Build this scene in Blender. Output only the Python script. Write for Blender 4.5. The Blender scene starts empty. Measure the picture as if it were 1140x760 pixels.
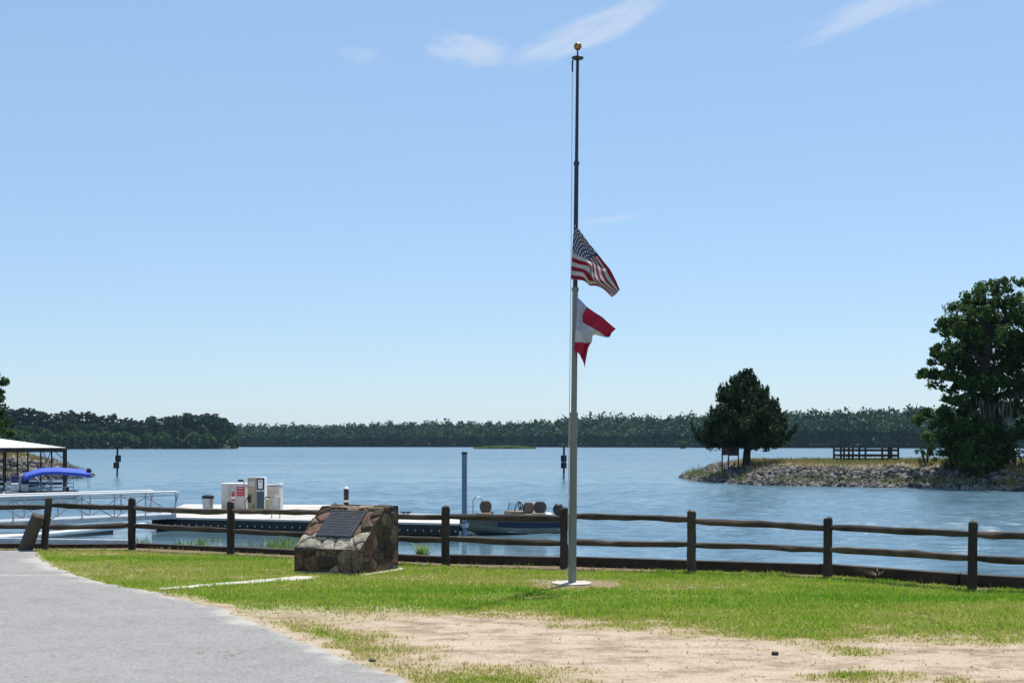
import bpy, math, random
import numpy as np
from mathutils import Vector, Matrix, Quaternion

R = math.radians
SC = bpy.context.scene
COL = SC.collection

# ------------------------------------------------------------------ camera, sky, sun, exposure
EYE = 2.2            # eye height above the lawn
FPX = 1500.0         # focal length in photo pixels (1140 wide)
HOR = 494.0          # horizon row in the photo
WATER = -0.70
cam_d = bpy.data.cameras.new('camera')
cam = bpy.data.objects.new('camera', cam_d)
COL.objects.link(cam)
cam.location = (0, 0, EYE)
cam.rotation_euler = (R(90), 0, 0)
cam_d.sensor_width = 36.0
cam_d.lens = 36.0 * FPX / 1140.0
cam_d.shift_y = (HOR - 380.0) / 1140.0
cam_d.clip_start = 0.1
cam_d.clip_end = 20000
SC.camera = cam

SUN_EL, SUN_AZ = 66.0, 26.0        # degrees; azimuth to the right of the view direction (+Y)
world = bpy.data.worlds.new('World')
SC.world = world
world.use_nodes = True
wn, wl = world.node_tree.nodes, world.node_tree.links
wn.clear()
w_out = wn.new('ShaderNodeOutputWorld')
w_bg = wn.new('ShaderNodeBackground')
w_bg.inputs['Strength'].default_value = 0.10
sky = wn.new('ShaderNodeTexSky')
sky.sky_type = 'NISHITA'
sky.sun_disc = False
sky.sun_elevation = R(SUN_EL)
sky.sun_rotation = R(SUN_AZ)
sky.altitude = 0
sky.air_density = 1.0
sky.dust_density = 0.15
sky.ozone_density = 4.0


def build_clouds():
    """thin cirrus wisps high in the sky: soft streaks with a direction of their own"""
    tc = wn.new('ShaderNodeTexCoord')

    def math_(op, a, b=None, c=None):
        n = wn.new('ShaderNodeMath'); n.operation = op
        for i, v in enumerate((a, b, c)):
            if v is None: continue
            if isinstance(v, (int, float)): n.inputs[i].default_value = v
            else: wl.new(v, n.inputs[i])
        return n.outputs[0]
    sep = wn.new('ShaderNodeSeparateXYZ'); wl.new(tc.outputs['Generated'], sep.inputs[0])
    az = math_('ARCTAN2', sep.outputs[0], sep.outputs[1])
    el = math_('ARCSINE', sep.outputs[2])
    total = None
    # azimuth, elevation (deg), half length, half width, tilt, strength
    for (a, e, hl, hw, t, s, seed) in (( -1.7, 16.3, 2.2, 0.75, -6, .46, 1.0), (3.6, 17.1, 4.2, .75, 20, .48, 5.0),
                                       (16.5, 17.8, 5.5, .75, 17, .42, 9.0), (-6.4, 16.0, 1.2, .4, 0, .18, 14.0), (4.0, 9.4, 1.8, .18, 6, .22, 20.0),
                                       (30, 24, 9, 1.5, 12, .5, 27.0), (-30, 26, 8, 1.2, 10, .4, 33.0)):
        ca, sa = math.cos(R(t)), math.sin(R(t))
        dx = math_('SUBTRACT', az, R(a)); dy = math_('SUBTRACT', el, R(e))
        u = math_('ADD', math_('MULTIPLY', dx, ca), math_('MULTIPLY', dy, sa))
        v = math_('SUBTRACT', math_('MULTIPLY', dy, ca), math_('MULTIPLY', dx, sa))
        un = math_('DIVIDE', u, R(hl)); vn = math_('DIVIDE', v, R(hw))
        comb = wn.new('ShaderNodeCombineXYZ')
        wl.new(math_('MULTIPLY_ADD', un, 1.1, seed), comb.inputs[0]); wl.new(math_('MULTIPLY', vn, 1.0), comb.inputs[1])
        no = wn.new('ShaderNodeTexNoise'); no.inputs['Scale'].default_value = 1.3; no.inputs['Detail'].default_value = 8
        no.inputs['Roughness'].default_value = .62; no.inputs['Distortion'].default_value = .35
        wl.new(comb.outputs[0], no.inputs['Vector'])
        d2 = math_('ADD', math_('MULTIPLY', un, un), math_('MULTIPLY', vn, vn))
        warp = math_('MULTIPLY_ADD', math_('SUBTRACT', no.outputs[0], .5), 2.6, math_('SUBTRACT', 1.0, d2))
        mr = wn.new('ShaderNodeMapRange'); mr.interpolation_type = 'SMOOTHSTEP'
        mr.inputs['From Min'].default_value = -.15; mr.inputs['From Max'].default_value = 1.25
        mr.inputs['To Max'].default_value = s
        wl.new(warp, mr.inputs['Value'])
        # keep the wisp inside its own patch of sky
        fall = wn.new('ShaderNodeMapRange'); fall.interpolation_type = 'SMOOTHSTEP'
        fall.inputs['From Min'].default_value = 2.4; fall.inputs['From Max'].default_value = .4
        wl.new(d2, fall.inputs['Value'])
        m = math_('MULTIPLY', mr.outputs[0], fall.outputs[0])
        total = m if total is None else math_('MAXIMUM', total, m)
    mix = wn.new('ShaderNodeMixRGB'); mix.inputs['Color2'].default_value = (5.6, 6.0, 6.6, 1)
    # summer haze evens the clear sky out
    air = wn.new('ShaderNodeMixRGB'); air.inputs['Fac'].default_value = .45; air.inputs['Color2'].default_value = (2.9, 4.45, 6.6, 1)
    wl.new(sky.outputs[0], air.inputs['Color1'])
    wl.new(total, mix.inputs['Fac']); wl.new(air.outputs[0], mix.inputs['Color1'])
    return mix.outputs[0]


wl.new(build_clouds(), w_bg.inputs['Color'])
wl.new(w_bg.outputs[0], w_out.inputs[0])

sun_d = bpy.data.lights.new('sun', 'SUN')
sun_d.energy = 4.6
sun_d.angle = R(0.53)
sun_d.color = (1.0, 0.955, 0.88)
sun = bpy.data.objects.new('sun', sun_d)
COL.objects.link(sun)
sdir = Vector((math.cos(R(SUN_EL)) * math.sin(R(SUN_AZ)), math.cos(R(SUN_EL)) * math.cos(R(SUN_AZ)), math.sin(R(SUN_EL))))
sun.rotation_euler = sdir.to_track_quat('Z', 'Y').to_euler()
sun.location = (10, 20, 60)

SC.view_settings.view_transform = 'Standard'
SC.view_settings.look = 'None'
SC.view_settings.gamma = 1
SC.view_settings.use_curve_mapping = False
SC.view_settings.exposure = 0.45
SC.render.engine = 'CYCLES'
SC.cycles.use_denoising = True
SC.cycles.max_bounces = 6
SC.cycles.diffuse_bounces = 3
SC.cycles.glossy_bounces = 3
SC.cycles.transmission_bounces = 4
SC.cycles.transparent_max_bounces = 6
SC.cycles.volume_bounces = 0
SC.cycles.caustics_reflective = False
SC.cycles.caustics_refractive = False
SC.cycles.sample_clamp_indirect = 4.0


# ------------------------------------------------------------------ helpers
def P(px, py, Y):
    """a photo pixel at distance Y -> a point of the place"""
    return Vector(((px - 570) / FPX * Y, Y, EYE - (py - HOR) / FPX * Y))


def G(px, py, z=0.0):
    Y = (EYE - z) * FPX / (py - HOR)
    return Vector(((px - 570) / FPX * Y, Y, z))


def tag(o, label=None, cat=None, group=None, kind=None):
    if label: o['label'] = label
    if cat: o['category'] = cat
    if group: o['group'] = group
    if kind: o['kind'] = kind
    return o


def thing(name, loc, label, cat, group=None, rotz=0):
    o = bpy.data.objects.new(name, None)
    o.empty_display_size = .2
    COL.objects.link(o)
    o.location = loc; o.rotation_euler = (0, 0, rotz)
    return tag(o, label, cat, group)


def copy_tree(o, parent=None):
    c = o.copy(); COL.objects.link(c)
    if parent: c.parent = parent
    for ch in list(o.children): copy_tree(ch, c)
    return c


def wloc(o):
    v = Vector((0, 0, 0))
    while o is not None:
        v = v + Vector(o.location); o = o.parent
    return v


def link_mesh(name, me, mat, parent=None, loc=None):
    o = bpy.data.objects.new(name, me)
    COL.objects.link(o)
    if mat: me.materials.append(mat)
    if parent: o.parent = parent
    if loc is not None: o.location = loc
    return o


class MB:
    """collects shapes, links them as one mesh object"""
    def __init__(s): s.v = []; s.f = []; s.smooth = []

    def add(s, verts, faces, smooth=False):
        n = len(s.v)
        s.v += [tuple(p) for p in verts]
        s.f += [tuple(i + n for i in f) for f in faces]
        s.smooth += [smooth] * len(faces)
        return s

    def box(s, c, size, rot=None):
        hx, hy, hz = size[0] / 2, size[1] / 2, size[2] / 2
        vs = [Vector((x, y, z)) for z in (-hz, hz) for y in (-hy, hy) for x in (-hx, hx)]
        if rot is not None: vs = [rot @ p for p in vs]
        c = Vector(c)
        return s.add([c + p for p in vs], [(0, 2, 3, 1), (4, 5, 7, 6), (0, 1, 5, 4), (2, 6, 7, 3), (0, 4, 6, 2), (1, 3, 7, 5)])

    def bar(s, a, b, w, h):
        """a rectangular bar from a to b, w across, h in the upright direction"""
        a, b = Vector(a), Vector(b)
        d = b - a; L = d.length; x = d / L
        up = Vector((0, 0, 1))
        if abs(x.z) > .999: up = Vector((0, 1, 0))
        y = up.cross(x).normalized(); z = x.cross(y)
        m = Matrix((x, y, z)).transposed()
        return s.box((a + b) / 2, (L, w, h), m)

    def tube(s, pts, rad, n=8, cap=True, jit=0, rng=None, smooth=True):
        pts = [Vector(p) for p in pts]
        if not hasattr(rad, '__len__'): rad = [rad] * len(pts)
        vs = []; fs = []
        t0 = (pts[1] - pts[0]).normalized()
        ref = Vector((0, 0, 1)) if abs(t0.z) < .9 else Vector((1, 0, 0))
        u = t0.cross(ref).normalized()
        for i, p in enumerate(pts):
            t = (pts[min(i + 1, len(pts) - 1)] - pts[max(i - 1, 0)]).normalized()
            u = (u - t * u.dot(t)).normalized(); w = t.cross(u)
            for k in range(n):
                a = 2 * math.pi * k / n
                r = rad[i] * (1 + (rng.uniform(-jit, jit) if jit else 0))
                vs.append(p + (u * math.cos(a) + w * math.sin(a)) * r)
        for i in range(len(pts) - 1):
            for k in range(n):
                fs.append((i * n + k, i * n + (k + 1) % n, (i + 1) * n + (k + 1) % n, (i + 1) * n + k))
        if cap:
            fs.append(tuple(range(n - 1, -1, -1))); m = (len(pts) - 1) * n
            fs.append(tuple(range(m, m + n)))
        return s.add(vs, fs, smooth)

    def lathe(s, c, prof, n=20, smooth=True):
        c = Vector(c); vs = []; fs = []
        for (r, z) in prof:
            for k in range(n):
                a = 2 * math.pi * k / n
                vs.append(c + Vector((r * math.cos(a), r * math.sin(a), z)))
        for i in range(len(prof) - 1):
            for k in range(n):
                fs.append((i * n + k, i * n + (k + 1) % n, (i + 1) * n + (k + 1) % n, (i + 1) * n + k))
        fs.append(tuple(range(n - 1, -1, -1))); m = (len(prof) - 1) * n
        fs.append(tuple(range(m, m + n)))
        return s.add(vs, fs, smooth)

    def ball(s, c, r, n=12, sx=1, sy=1, sz=1):
        c = Vector(c); vs = []; fs = []
        m = n // 2
        for i in range(1, m):
            a = math.pi * i / m
            for k in range(n):
                b = 2 * math.pi * k / n
                vs.append(c + Vector((sx * math.sin(a) * math.cos(b), sy * math.sin(a) * math.sin(b), sz * math.cos(a))) * r)
        top = len(vs); vs.append(c + Vector((0, 0, r * sz))); bot = len(vs); vs.append(c - Vector((0, 0, r * sz)))
        for i in range(m - 2):
            for k in range(n):
                fs.append((i * n + k, (i + 1) * n + k, (i + 1) * n + (k + 1) % n, i * n + (k + 1) % n))
        for k in range(n):
            fs.append((top, k, (k + 1) % n)); fs.append((bot, (m - 2) * n + (k + 1) % n, (m - 2) * n + k))
        return s.add(vs, fs, True)

    def prism(s, poly, z0, z1):
        n = len(poly)
        vs = [(p[0], p[1], z0) for p in poly] + [(p[0], p[1], z1) for p in poly]
        ar = sum(poly[i][0] * poly[(i + 1) % n][1] - poly[(i + 1) % n][0] * poly[i][1] for i in range(n))
        if ar > 0:
            fs = [tuple(range(n - 1, -1, -1)), tuple(range(n, 2 * n))] + [(i, (i + 1) % n, n + (i + 1) % n, n + i) for i in range(n)]
        else:
            fs = [tuple(range(n)), tuple(range(2 * n - 1, n - 1, -1))] + [((i + 1) % n, i, n + i, n + (i + 1) % n) for i in range(n)]
        return s.add(vs, fs)

    def build(s, name, mat, parent=None, world=True, loc=None, bevel=0):
        """vertices are in the place's own metres when world=True, else local to the parent"""
        me = bpy.data.meshes.new(name)
        off = Vector((0, 0, 0))
        if parent is not None and world: off = wloc(parent)
        if parent is None and loc is not None: off = Vector(loc)
        me.from_pydata([tuple(Vector(p) - off) for p in s.v], [], s.f)
        me.polygons.foreach_set('use_smooth', s.smooth)
        if any(s.smooth):
            me.update(); me.set_sharp_from_angle(angle=R(42))
        me.update()
        o = link_mesh(name, me, mat, parent, loc if parent is None else None)
        if bevel:
            b = o.modifiers.new('bevel', 'BEVEL'); b.width = bevel; b.segments = 2; b.limit_method = 'ANGLE'; b.angle_limit = R(40)
        return o


def np_mesh(name, V, F, mat, attrs=None, parent=None, loc=None, smooth=False):
    V = np.asarray(V, np.float32); F = np.asarray(F, np.int32)
    me = bpy.data.meshes.new(name)
    me.vertices.add(len(V)); me.vertices.foreach_set('co', V.ravel())
    k = F.shape[1]
    me.loops.add(F.size); me.loops.foreach_set('vertex_index', F.ravel())
    me.polygons.add(len(F))
    me.polygons.foreach_set('loop_start', np.arange(0, F.size, k, dtype=np.int32))
    if smooth: me.polygons.foreach_set('use_smooth', np.ones(len(F), bool))
    for nm, arr in (attrs or {}).items():
        arr = np.asarray(arr, np.float32)
        if arr.ndim == 1:
            me.attributes.new(nm, 'FLOAT', 'POINT').data.foreach_set('value', arr)
        else:
            me.attributes.new(nm, 'FLOAT_COLOR', 'POINT').data.foreach_set('color', arr.ravel())
    me.update(calc_edges=True)
    me.validate()
    return link_mesh(name, me, mat, parent, loc)


def vnoise(x, y, seed=0):
    xi = np.floor(x).astype(np.int64); yi = np.floor(y).astype(np.int64)
    xf = x - xi; yf = y - yi
    u = xf * xf * (3 - 2 * xf); v = yf * yf * (3 - 2 * yf)

    def h(a, b):
        n = (a * 374761393 + b * 668265263 + seed * 1274126177) & 0xffffffff
        n = ((n ^ (n >> 13)) * 1274126177) & 0xffffffff
        return ((n ^ (n >> 16)) & 0xffff) / 65535.0
    return (h(xi, yi) * (1 - u) + h(xi + 1, yi) * u) * (1 - v) + (h(xi, yi + 1) * (1 - u) + h(xi + 1, yi + 1) * u) * v


def fbm(x, y, seed=0, oct=4):
    t = 0; a = .5; s = 0
    for i in range(oct):
        t = t + a * vnoise(x * 2 ** i + 17.3 * i, y * 2 ** i - 9.1 * i, seed + i); s += a; a *= .55
    return t / s


def sstep(a, b, x):
    t = np.clip((x - a) / (b - a), 0, 1)
    return t * t * (3 - 2 * t)


def poly_sd(X, Y, poly):
    """signed distance to a polygon, positive inside"""
    X = np.asarray(X, float); Y = np.asarray(Y, float)
    d = np.full(X.shape, 1e9); ins = np.zeros(X.shape, bool)
    n = len(poly)
    for i in range(n):
        ax, ay = poly[i][:2]; bx, by = poly[(i + 1) % n][:2]
        ex, ey = bx - ax, by - ay
        t = np.clip(((X - ax) * ex + (Y - ay) * ey) / (ex * ex + ey * ey + 1e-12), 0, 1)
        d = np.minimum(d, np.hypot(X - ax - t * ex, Y - ay - t * ey))
        c = ((ay > Y) != (by > Y)) & (X < (bx - ax) * (Y - ay) / (by - ay + 1e-12) + ax)
        ins ^= c
    return np.where(ins, d, -d)


# ------------------------------------------------------------------ materials
def new_mat(name):
    m = bpy.data.materials.new(name); m.use_nodes = True
    nt = m.node_tree
    return m, nt.nodes, nt.links, nt.nodes['Principled BSDF']


def mat(name, c1, c2=None, rough=.6, scale=4.0, metal=0.0, bump=0.0, bscale=None, detail=5, stretch=None, spec=.4, dist=.02):
    """two base colours mixed by noise, noise bump"""
    m, n, l, b = new_mat(name)
    b.inputs['Roughness'].default_value = rough
    b.inputs['Metallic'].default_value = metal
    b.inputs['Specular IOR Level'].default_value = spec
    tc = n.new('ShaderNodeTexCoord'); vec = tc.outputs['Object']
    if stretch:
        mp = n.new('ShaderNodeMapping'); mp.inputs['Scale'].default_value = stretch
        l.new(vec, mp.inputs[0]); vec = mp.outputs[0]
    no = n.new('ShaderNodeTexNoise'); no.inputs['Scale'].default_value = scale; no.inputs['Detail'].default_value = detail
    l.new(vec, no.inputs['Vector'])
    if c2 is None: c2 = tuple(x * .75 for x in c1)
    rp = n.new('ShaderNodeValToRGB')
    rp.color_ramp.elements[0].position = .36; rp.color_ramp.elements[1].position = .64
    rp.color_ramp.elements[0].color = (*c2, 1); rp.color_ramp.elements[1].color = (*c1, 1)
    l.new(no.outputs[0], rp.inputs[0]); l.new(rp.outputs[0], b.inputs['Base Color'])
    if bump:
        nb = n.new('ShaderNodeTexNoise'); nb.inputs['Scale'].default_value = bscale or scale * 5; nb.inputs['Detail'].default_value = 6
        l.new(vec, nb.inputs['Vector'])
        bp = n.new('ShaderNodeBump'); bp.inputs['Strength'].default_value = bump; bp.inputs['Distance'].default_value = dist
        l.new(nb.outputs[0], bp.inputs['Height']); l.new(bp.outputs[0], b.inputs['Normal'])
    return m


def vary(m, lo=.65, hi=1.45):
    n, l = m.node_tree.nodes, m.node_tree.links; b = n['Principled BSDF']; src = b.inputs['Base Color'].links[0].from_socket
    oi = n.new('ShaderNodeObjectInfo'); mr = n.new('ShaderNodeMapRange'); mr.inputs['To Min'].default_value = lo; mr.inputs['To Max'].default_value = hi
    l.new(oi.outputs['Random'], mr.inputs['Value'])
    mx = n.new('ShaderNodeVectorMath'); mx.operation = 'SCALE'; l.new(src, mx.inputs[0]); l.new(mr.outputs[0], mx.inputs['Scale']); l.new(mx.outputs[0], b.inputs['Base Color'])


def leaf_mat(name, dark, light, trans=.35, hue=None):
    """leaves: two greens picked leaf by leaf, some light coming through the blade"""
    m, n, l, b = new_mat(name)
    at = n.new('ShaderNodeAttribute'); at.attribute_name = 'tint'
    rp = n.new('ShaderNodeValToRGB')
    rp.color_ramp.elements[0].color = (*dark, 1); rp.color_ramp.elements[1].color = (*light, 1)
    l.new(at.outputs['Fac'], rp.inputs[0])
    l.new(rp.outputs[0], b.inputs['Base Color'])
    b.inputs['Roughness'].default_value = .62; b.inputs['Specular IOR Level'].default_value = .22
    tr = n.new('ShaderNodeBsdfTranslucent'); l.new(rp.outputs[0], tr.inputs['Color'])
    mx = n.new('ShaderNodeMixShader'); mx.inputs[0].default_value = trans
    l.new(b.outputs[0], mx.inputs[1]); l.new(tr.outputs[0], mx.inputs[2])
    l.new(mx.outputs[0], n['Material Output'].inputs['Surface'])
    return m


M = {}
M['wood'] = mat('weathered_wood', (.075, .056, .040), (.030, .022, .016), .85, 3, bump=.6, bscale=14, stretch=(1, 1, .35))  # post and rail browns lowered to paint in their near-black backlit side
M['wood_rail'] = mat('weathered_rail_wood', (.085, .064, .046), (.032, .024, .017), .85, 4, bump=.6, bscale=16, stretch=(.3, 1, 1))
M['timber'] = mat('dark_timber', (.05, .034, .024), (.022, .015, .011), .85, 4, bump=.5)
M['alu'] = mat('brushed_aluminium', (.42, .44, .46), (.34, .36, .38), .42, 6, metal=.55, stretch=(1, 1, .1))
M['pole_dark'] = mat('dark_pole_metal', (.035, .04, .05), (.025, .028, .035), .35, 6, metal=.3)
M['pole_grey'] = mat('weathered_pole_metal', (.23, .235, .22), (.16, .165, .155), .5, 3, metal=.35, stretch=(1, 1, .12))
M['gold'] = mat('tarnished_gold', (.30, .20, .07), (.20, .13, .05), .35, 12, metal=.8)
M['rope'] = mat('white_rope', (.6, .6, .58), (.45, .45, .43), .8, 30)
M['concrete'] = mat('pale_concrete', (.50, .47, .41), (.40, .37, .31), .85, 3, bump=.3, bscale=40)
M['deckcon'] = mat('dock_concrete', (.50, .475, .44), (.38, .36, .33), .8, .8, bump=.15, bscale=30)
M['black'] = mat('black_rubber', (.022, .023, .026), (.014, .015, .017), .6, 4)
M['float'] = mat('black_float', (.03, .032, .036), (.02, .02, .023), .55, 2)
M['galv'] = mat('galvanised_steel', (.46, .48, .50), (.36, .38, .40), .45, 5, metal=.5)
M['white'] = mat('white_paint', (.78, .78, .76), (.68, .68, .66), .45, 2)
M['offwhite'] = mat('aged_white_paint', (.58, .56, .52), (.40, .375, .34), .5, 2.2)
M['beige'] = mat('beige_pump_metal', (.42, .37, .24), (.34, .30, .20), .5, 4)
M['red'] = mat('red_sign_paint', (.55, .025, .03), (.45, .02, .025), .45, 3)
M['navy'] = mat('navy_paint', (.012, .018, .06), (.010, .014, .045), .25, 3)
M['pumpglass'] = mat('dark_teal_panel', (.05, .10, .11), (.035, .07, .08), .3, 3)
M['bluepile'] = mat('blue_grey_pile', (.15, .22, .30), (.11, .165, .23), .5, 2, metal=.1, stretch=(1, 1, .2))
M['hull'] = mat('grey_hull_paint', (.24, .24, .20), (.17, .17, .14), .35, 2)
M['olive'] = mat('olive_hull_bottom', (.13, .14, .11), (.09, .10, .08), .4, 2)
M['boatdeck'] = mat('boat_carpet', (.50, .47, .42), (.42, .39, .35), .9, 12)
M['tan'] = mat('tan_vinyl', (.26, .17, .11), (.20, .13, .085), .5, 5)
M['brownv'] = mat('brown_vinyl', (.11, .075, .05), (.08, .055, .038), .5, 5)
M['motor'] = mat('outboard_cowl', (.025, .025, .027), (.016, .016, .018), .5, 5)
M['blue'] = mat('royal_blue_canvas', (.045, .10, .52), (.035, .08, .44), .75, 3)
M['navycloth'] = mat('navy_vinyl', (.03, .045, .16), (.02, .03, .11), .6, 4)
M['roof'] = mat('pale_metal_roof', (.66, .65, .62), (.56, .55, .52), .5, 1.5)
M['darkwood'] = mat('dark_stained_wood', (.045, .036, .030), (.028, .022, .018), .8, 3, bump=.3)
M['signred'] = mat('faded_maroon_board', (.12, .045, .045), (.08, .03, .032), .7, 3)
M['plaque'] = mat('dark_bronze_plaque', (.085, .085, .09), (.06, .06, .065), .42, 8, metal=.5, bump=.2, bscale=60)
M['letter'] = mat('worn_bronze_lettering', (.20, .19, .17), (.15, .14, .13), .4, 30, metal=.5)
M['bark'] = mat('tree_bark', (.055, .043, .033), (.024, .019, .015), .9, 2, bump=.8, bscale=8, stretch=(1, 1, .3), dist=.05)
M['moss'] = mat('spanish_moss', (.17, .17, .13), (.11, .115, .085), .95, 3)
vary(M['wood']); vary(M['wood_rail'])
M['rock'] = None
M['grass'] = None
M['cedar_leaf'] = leaf_mat('cedar_foliage', (.012, .028, .012), (.060, .098, .032), .24)
M['oak_leaf'] = leaf_mat('oak_foliage', (.013, .033, .008), (.090, .165, .030), .40)
M['shrub_leaf'] = leaf_mat('shrub_foliage', (.05, .09, .025), (.15, .22, .06), .4)
M['far_leaf'] = leaf_mat('far_foliage', (.014, .036, .016), (.085, .15, .045), .22)
M['wood_leaf'] = leaf_mat('wood_foliage', (.006, .026, .011), (.052, .125, .032), .2)
M['pine_leaf'] = leaf_mat('pine_foliage', (.010, .026, .013), (.042, .075, .028), .2)
M['broad_leaf'] = leaf_mat('broadleaf_foliage', (.030, .070, .016), (.12, .20, .045), .3)
M['reed_leaf'] = leaf_mat('reed_foliage', (.10, .16, .04), (.28, .36, .10), .4)
M['bank_grass'] = leaf_mat('bank_grass', (.15, .20, .045), (.40, .29, .13), .35)


def stone_mat():
    m, n, l, b = new_mat('field_stone')
    at = n.new('ShaderNodeAttribute'); at.attribute_name = 'stone'
    tc = n.new('ShaderNodeTexCoord')
    no = n.new('ShaderNodeTexNoise'); no.inputs['Scale'].default_value = 14; no.inputs['Detail'].default_value = 7; no.inputs['Roughness'].default_value = .65
    l.new(tc.outputs['Object'], no.inputs['Vector'])
    mx = n.new('ShaderNodeMixRGB'); mx.blend_type = 'MULTIPLY'; mx.inputs[0].default_value = .85
    rp = n.new('ShaderNodeValToRGB')
    rp.color_ramp.elements[0].position = .35; rp.color_ramp.elements[0].color = (.30, .27, .24, 1)
    rp.color_ramp.elements[1].position = .62; rp.color_ramp.elements[1].color = (1.15, 1.15, 1.15, 1)
    l.new(no.outputs[0], rp.inputs[0])
    l.new(at.outputs['Color'], mx.inputs[1]); l.new(rp.outputs[0], mx.inputs[2])
    l.new(mx.outputs[0], b.inputs['Base Color'])
    b.inputs['Roughness'].default_value = .82; b.inputs['Specular IOR Level'].default_value = .25
    nb = n.new('ShaderNodeTexNoise'); nb.inputs['Scale'].default_value = 28; nb.inputs['Detail'].default_value = 8
    l.new(tc.outputs['Object'], nb.inputs['Vector'])
    bp = n.new('ShaderNodeBump'); bp.inputs['Strength'].default_value = .7; bp.inputs['Distance'].default_value = .015
    l.new(nb.outputs[0], bp.inputs['Height']); l.new(bp.outputs[0], b.inputs['Normal'])
    return m


def attr_mat(name, attr, c1, c2, rough=.9, nscale=3, bump=.5, bscale=20):
    """rock colours picked stone by stone"""
    m, n, l, b = new_mat(name)
    at = n.new('ShaderNodeAttribute'); at.attribute_name = attr
    tc = n.new('ShaderNodeTexCoord')
    no = n.new('ShaderNodeTexNoise'); no.inputs['Scale'].default_value = nscale; no.inputs['Detail'].default_value = 5
    l.new(tc.outputs['Object'], no.inputs['Vector'])
    ad = n.new('ShaderNodeMath'); ad.operation = 'MULTIPLY_ADD'; ad.inputs[1].default_value = .35
    l.new(no.outputs[0], ad.inputs[0]); l.new(at.outputs['Fac'], ad.inputs[2])
    rp = n.new('ShaderNodeValToRGB'); rp.color_ramp.elements[0].color = (*c1, 1); rp.color_ramp.elements[1].color = (*c2, 1)
    rp.color_ramp.elements[0].position = .15; rp.color_ramp.elements[1].position = 1.1
    l.new(ad.outputs[0], rp.inputs[0]); l.new(rp.outputs[0], b.inputs['Base Color'])
    b.inputs['Roughness'].default_value = rough; b.inputs['Specular IOR Level'].default_value = .2
    return m


M['stone'] = stone_mat()
M['rock'] = attr_mat('riprap_rock', 'tint', (.022, .021, .022), (.20, .185, .17))  # rock colours pulled down to include their dark backlit faces


def ground_mat():
    m, n, l, b = new_mat('lawn_soil')
    tc = n.new('ShaderNodeTexCoord')

    def noise(s, d=6, r=.6, st=None):
        x = n.new('ShaderNodeTexNoise'); x.inputs['Scale'].default_value = s; x.inputs['Detail'].default_value = d; x.inputs['Roughness'].default_value = r
        v = tc.outputs['Object']
        if st:
            mp = n.new('ShaderNodeMapping'); mp.inputs['Scale'].default_value = st; l.new(v, mp.inputs[0]); v = mp.outputs[0]
        l.new(v, x.inputs['Vector']); return x.outputs[0]

    def ramp(src, stops):
        rp = n.new('ShaderNodeValToRGB'); e = rp.color_ramp.elements
        while len(e) < len(stops): e.new(.5)
        for i, (p, c) in enumerate(stops): e[i].position = p; e[i].color = (*c, 1)
        l.new(src, rp.inputs[0]); return rp.outputs[0]

    def mix(f, a, c):
        x = n.new('ShaderNodeMixRGB'); l.new(f, x.inputs[0]); l.new(a, x.inputs[1]); l.new(c, x.inputs[2]); return x.outputs[0]

    def attr(a):
        x = n.new('ShaderNodeAttribute'); x.attribute_name = a; return x.outputs['Fac']
    turf = ramp(noise(5), [(.3, (.13, .17, .03)), (.7, (.24, .27, .07))])
    sand = ramp(noise(1.7, 10, .74, (.75, 1.25, 1)), [(.34, (.22, .155, .11)), (.44, (.35, .265, .19)), (.52, (.47, .375, .285)), (.7, (.53, .43, .335))])
    grit = ramp(noise(45, 4), [(.36, (.55, .52, .5)), (.6, (1, 1, 1))])
    mg = n.new('ShaderNodeMixRGB'); mg.blend_type = 'MULTIPLY'; mg.inputs[0].default_value = .8
    l.new(sand, mg.inputs[1]); l.new(grit, mg.inputs[2])
    dry = ramp(noise(9), [(.3, (.24, .185, .10)), (.7, (.40, .33, .21))])
    dirt = ramp(noise(6), [(.3, (.11, .075, .05)), (.7, (.25, .18, .125))])
    c = mix(attr('dry'), turf, dry)
    c = mix(attr('sand'), c, mg.outputs[0])
    c = mix(attr('dirt'), c, dirt)
    l.new(c, b.inputs['Base Color'])
    b.inputs['Roughness'].default_value = .95; b.inputs['Specular IOR Level'].default_value = .1
    bp = n.new('ShaderNodeBump'); bp.inputs['Strength'].default_value = .6; bp.inputs['Distance'].default_value = .02
    l.new(noise(22, 8, .7), bp.inputs['Height']); l.new(bp.outputs[0], b.inputs['Normal'])
    return m


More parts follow.
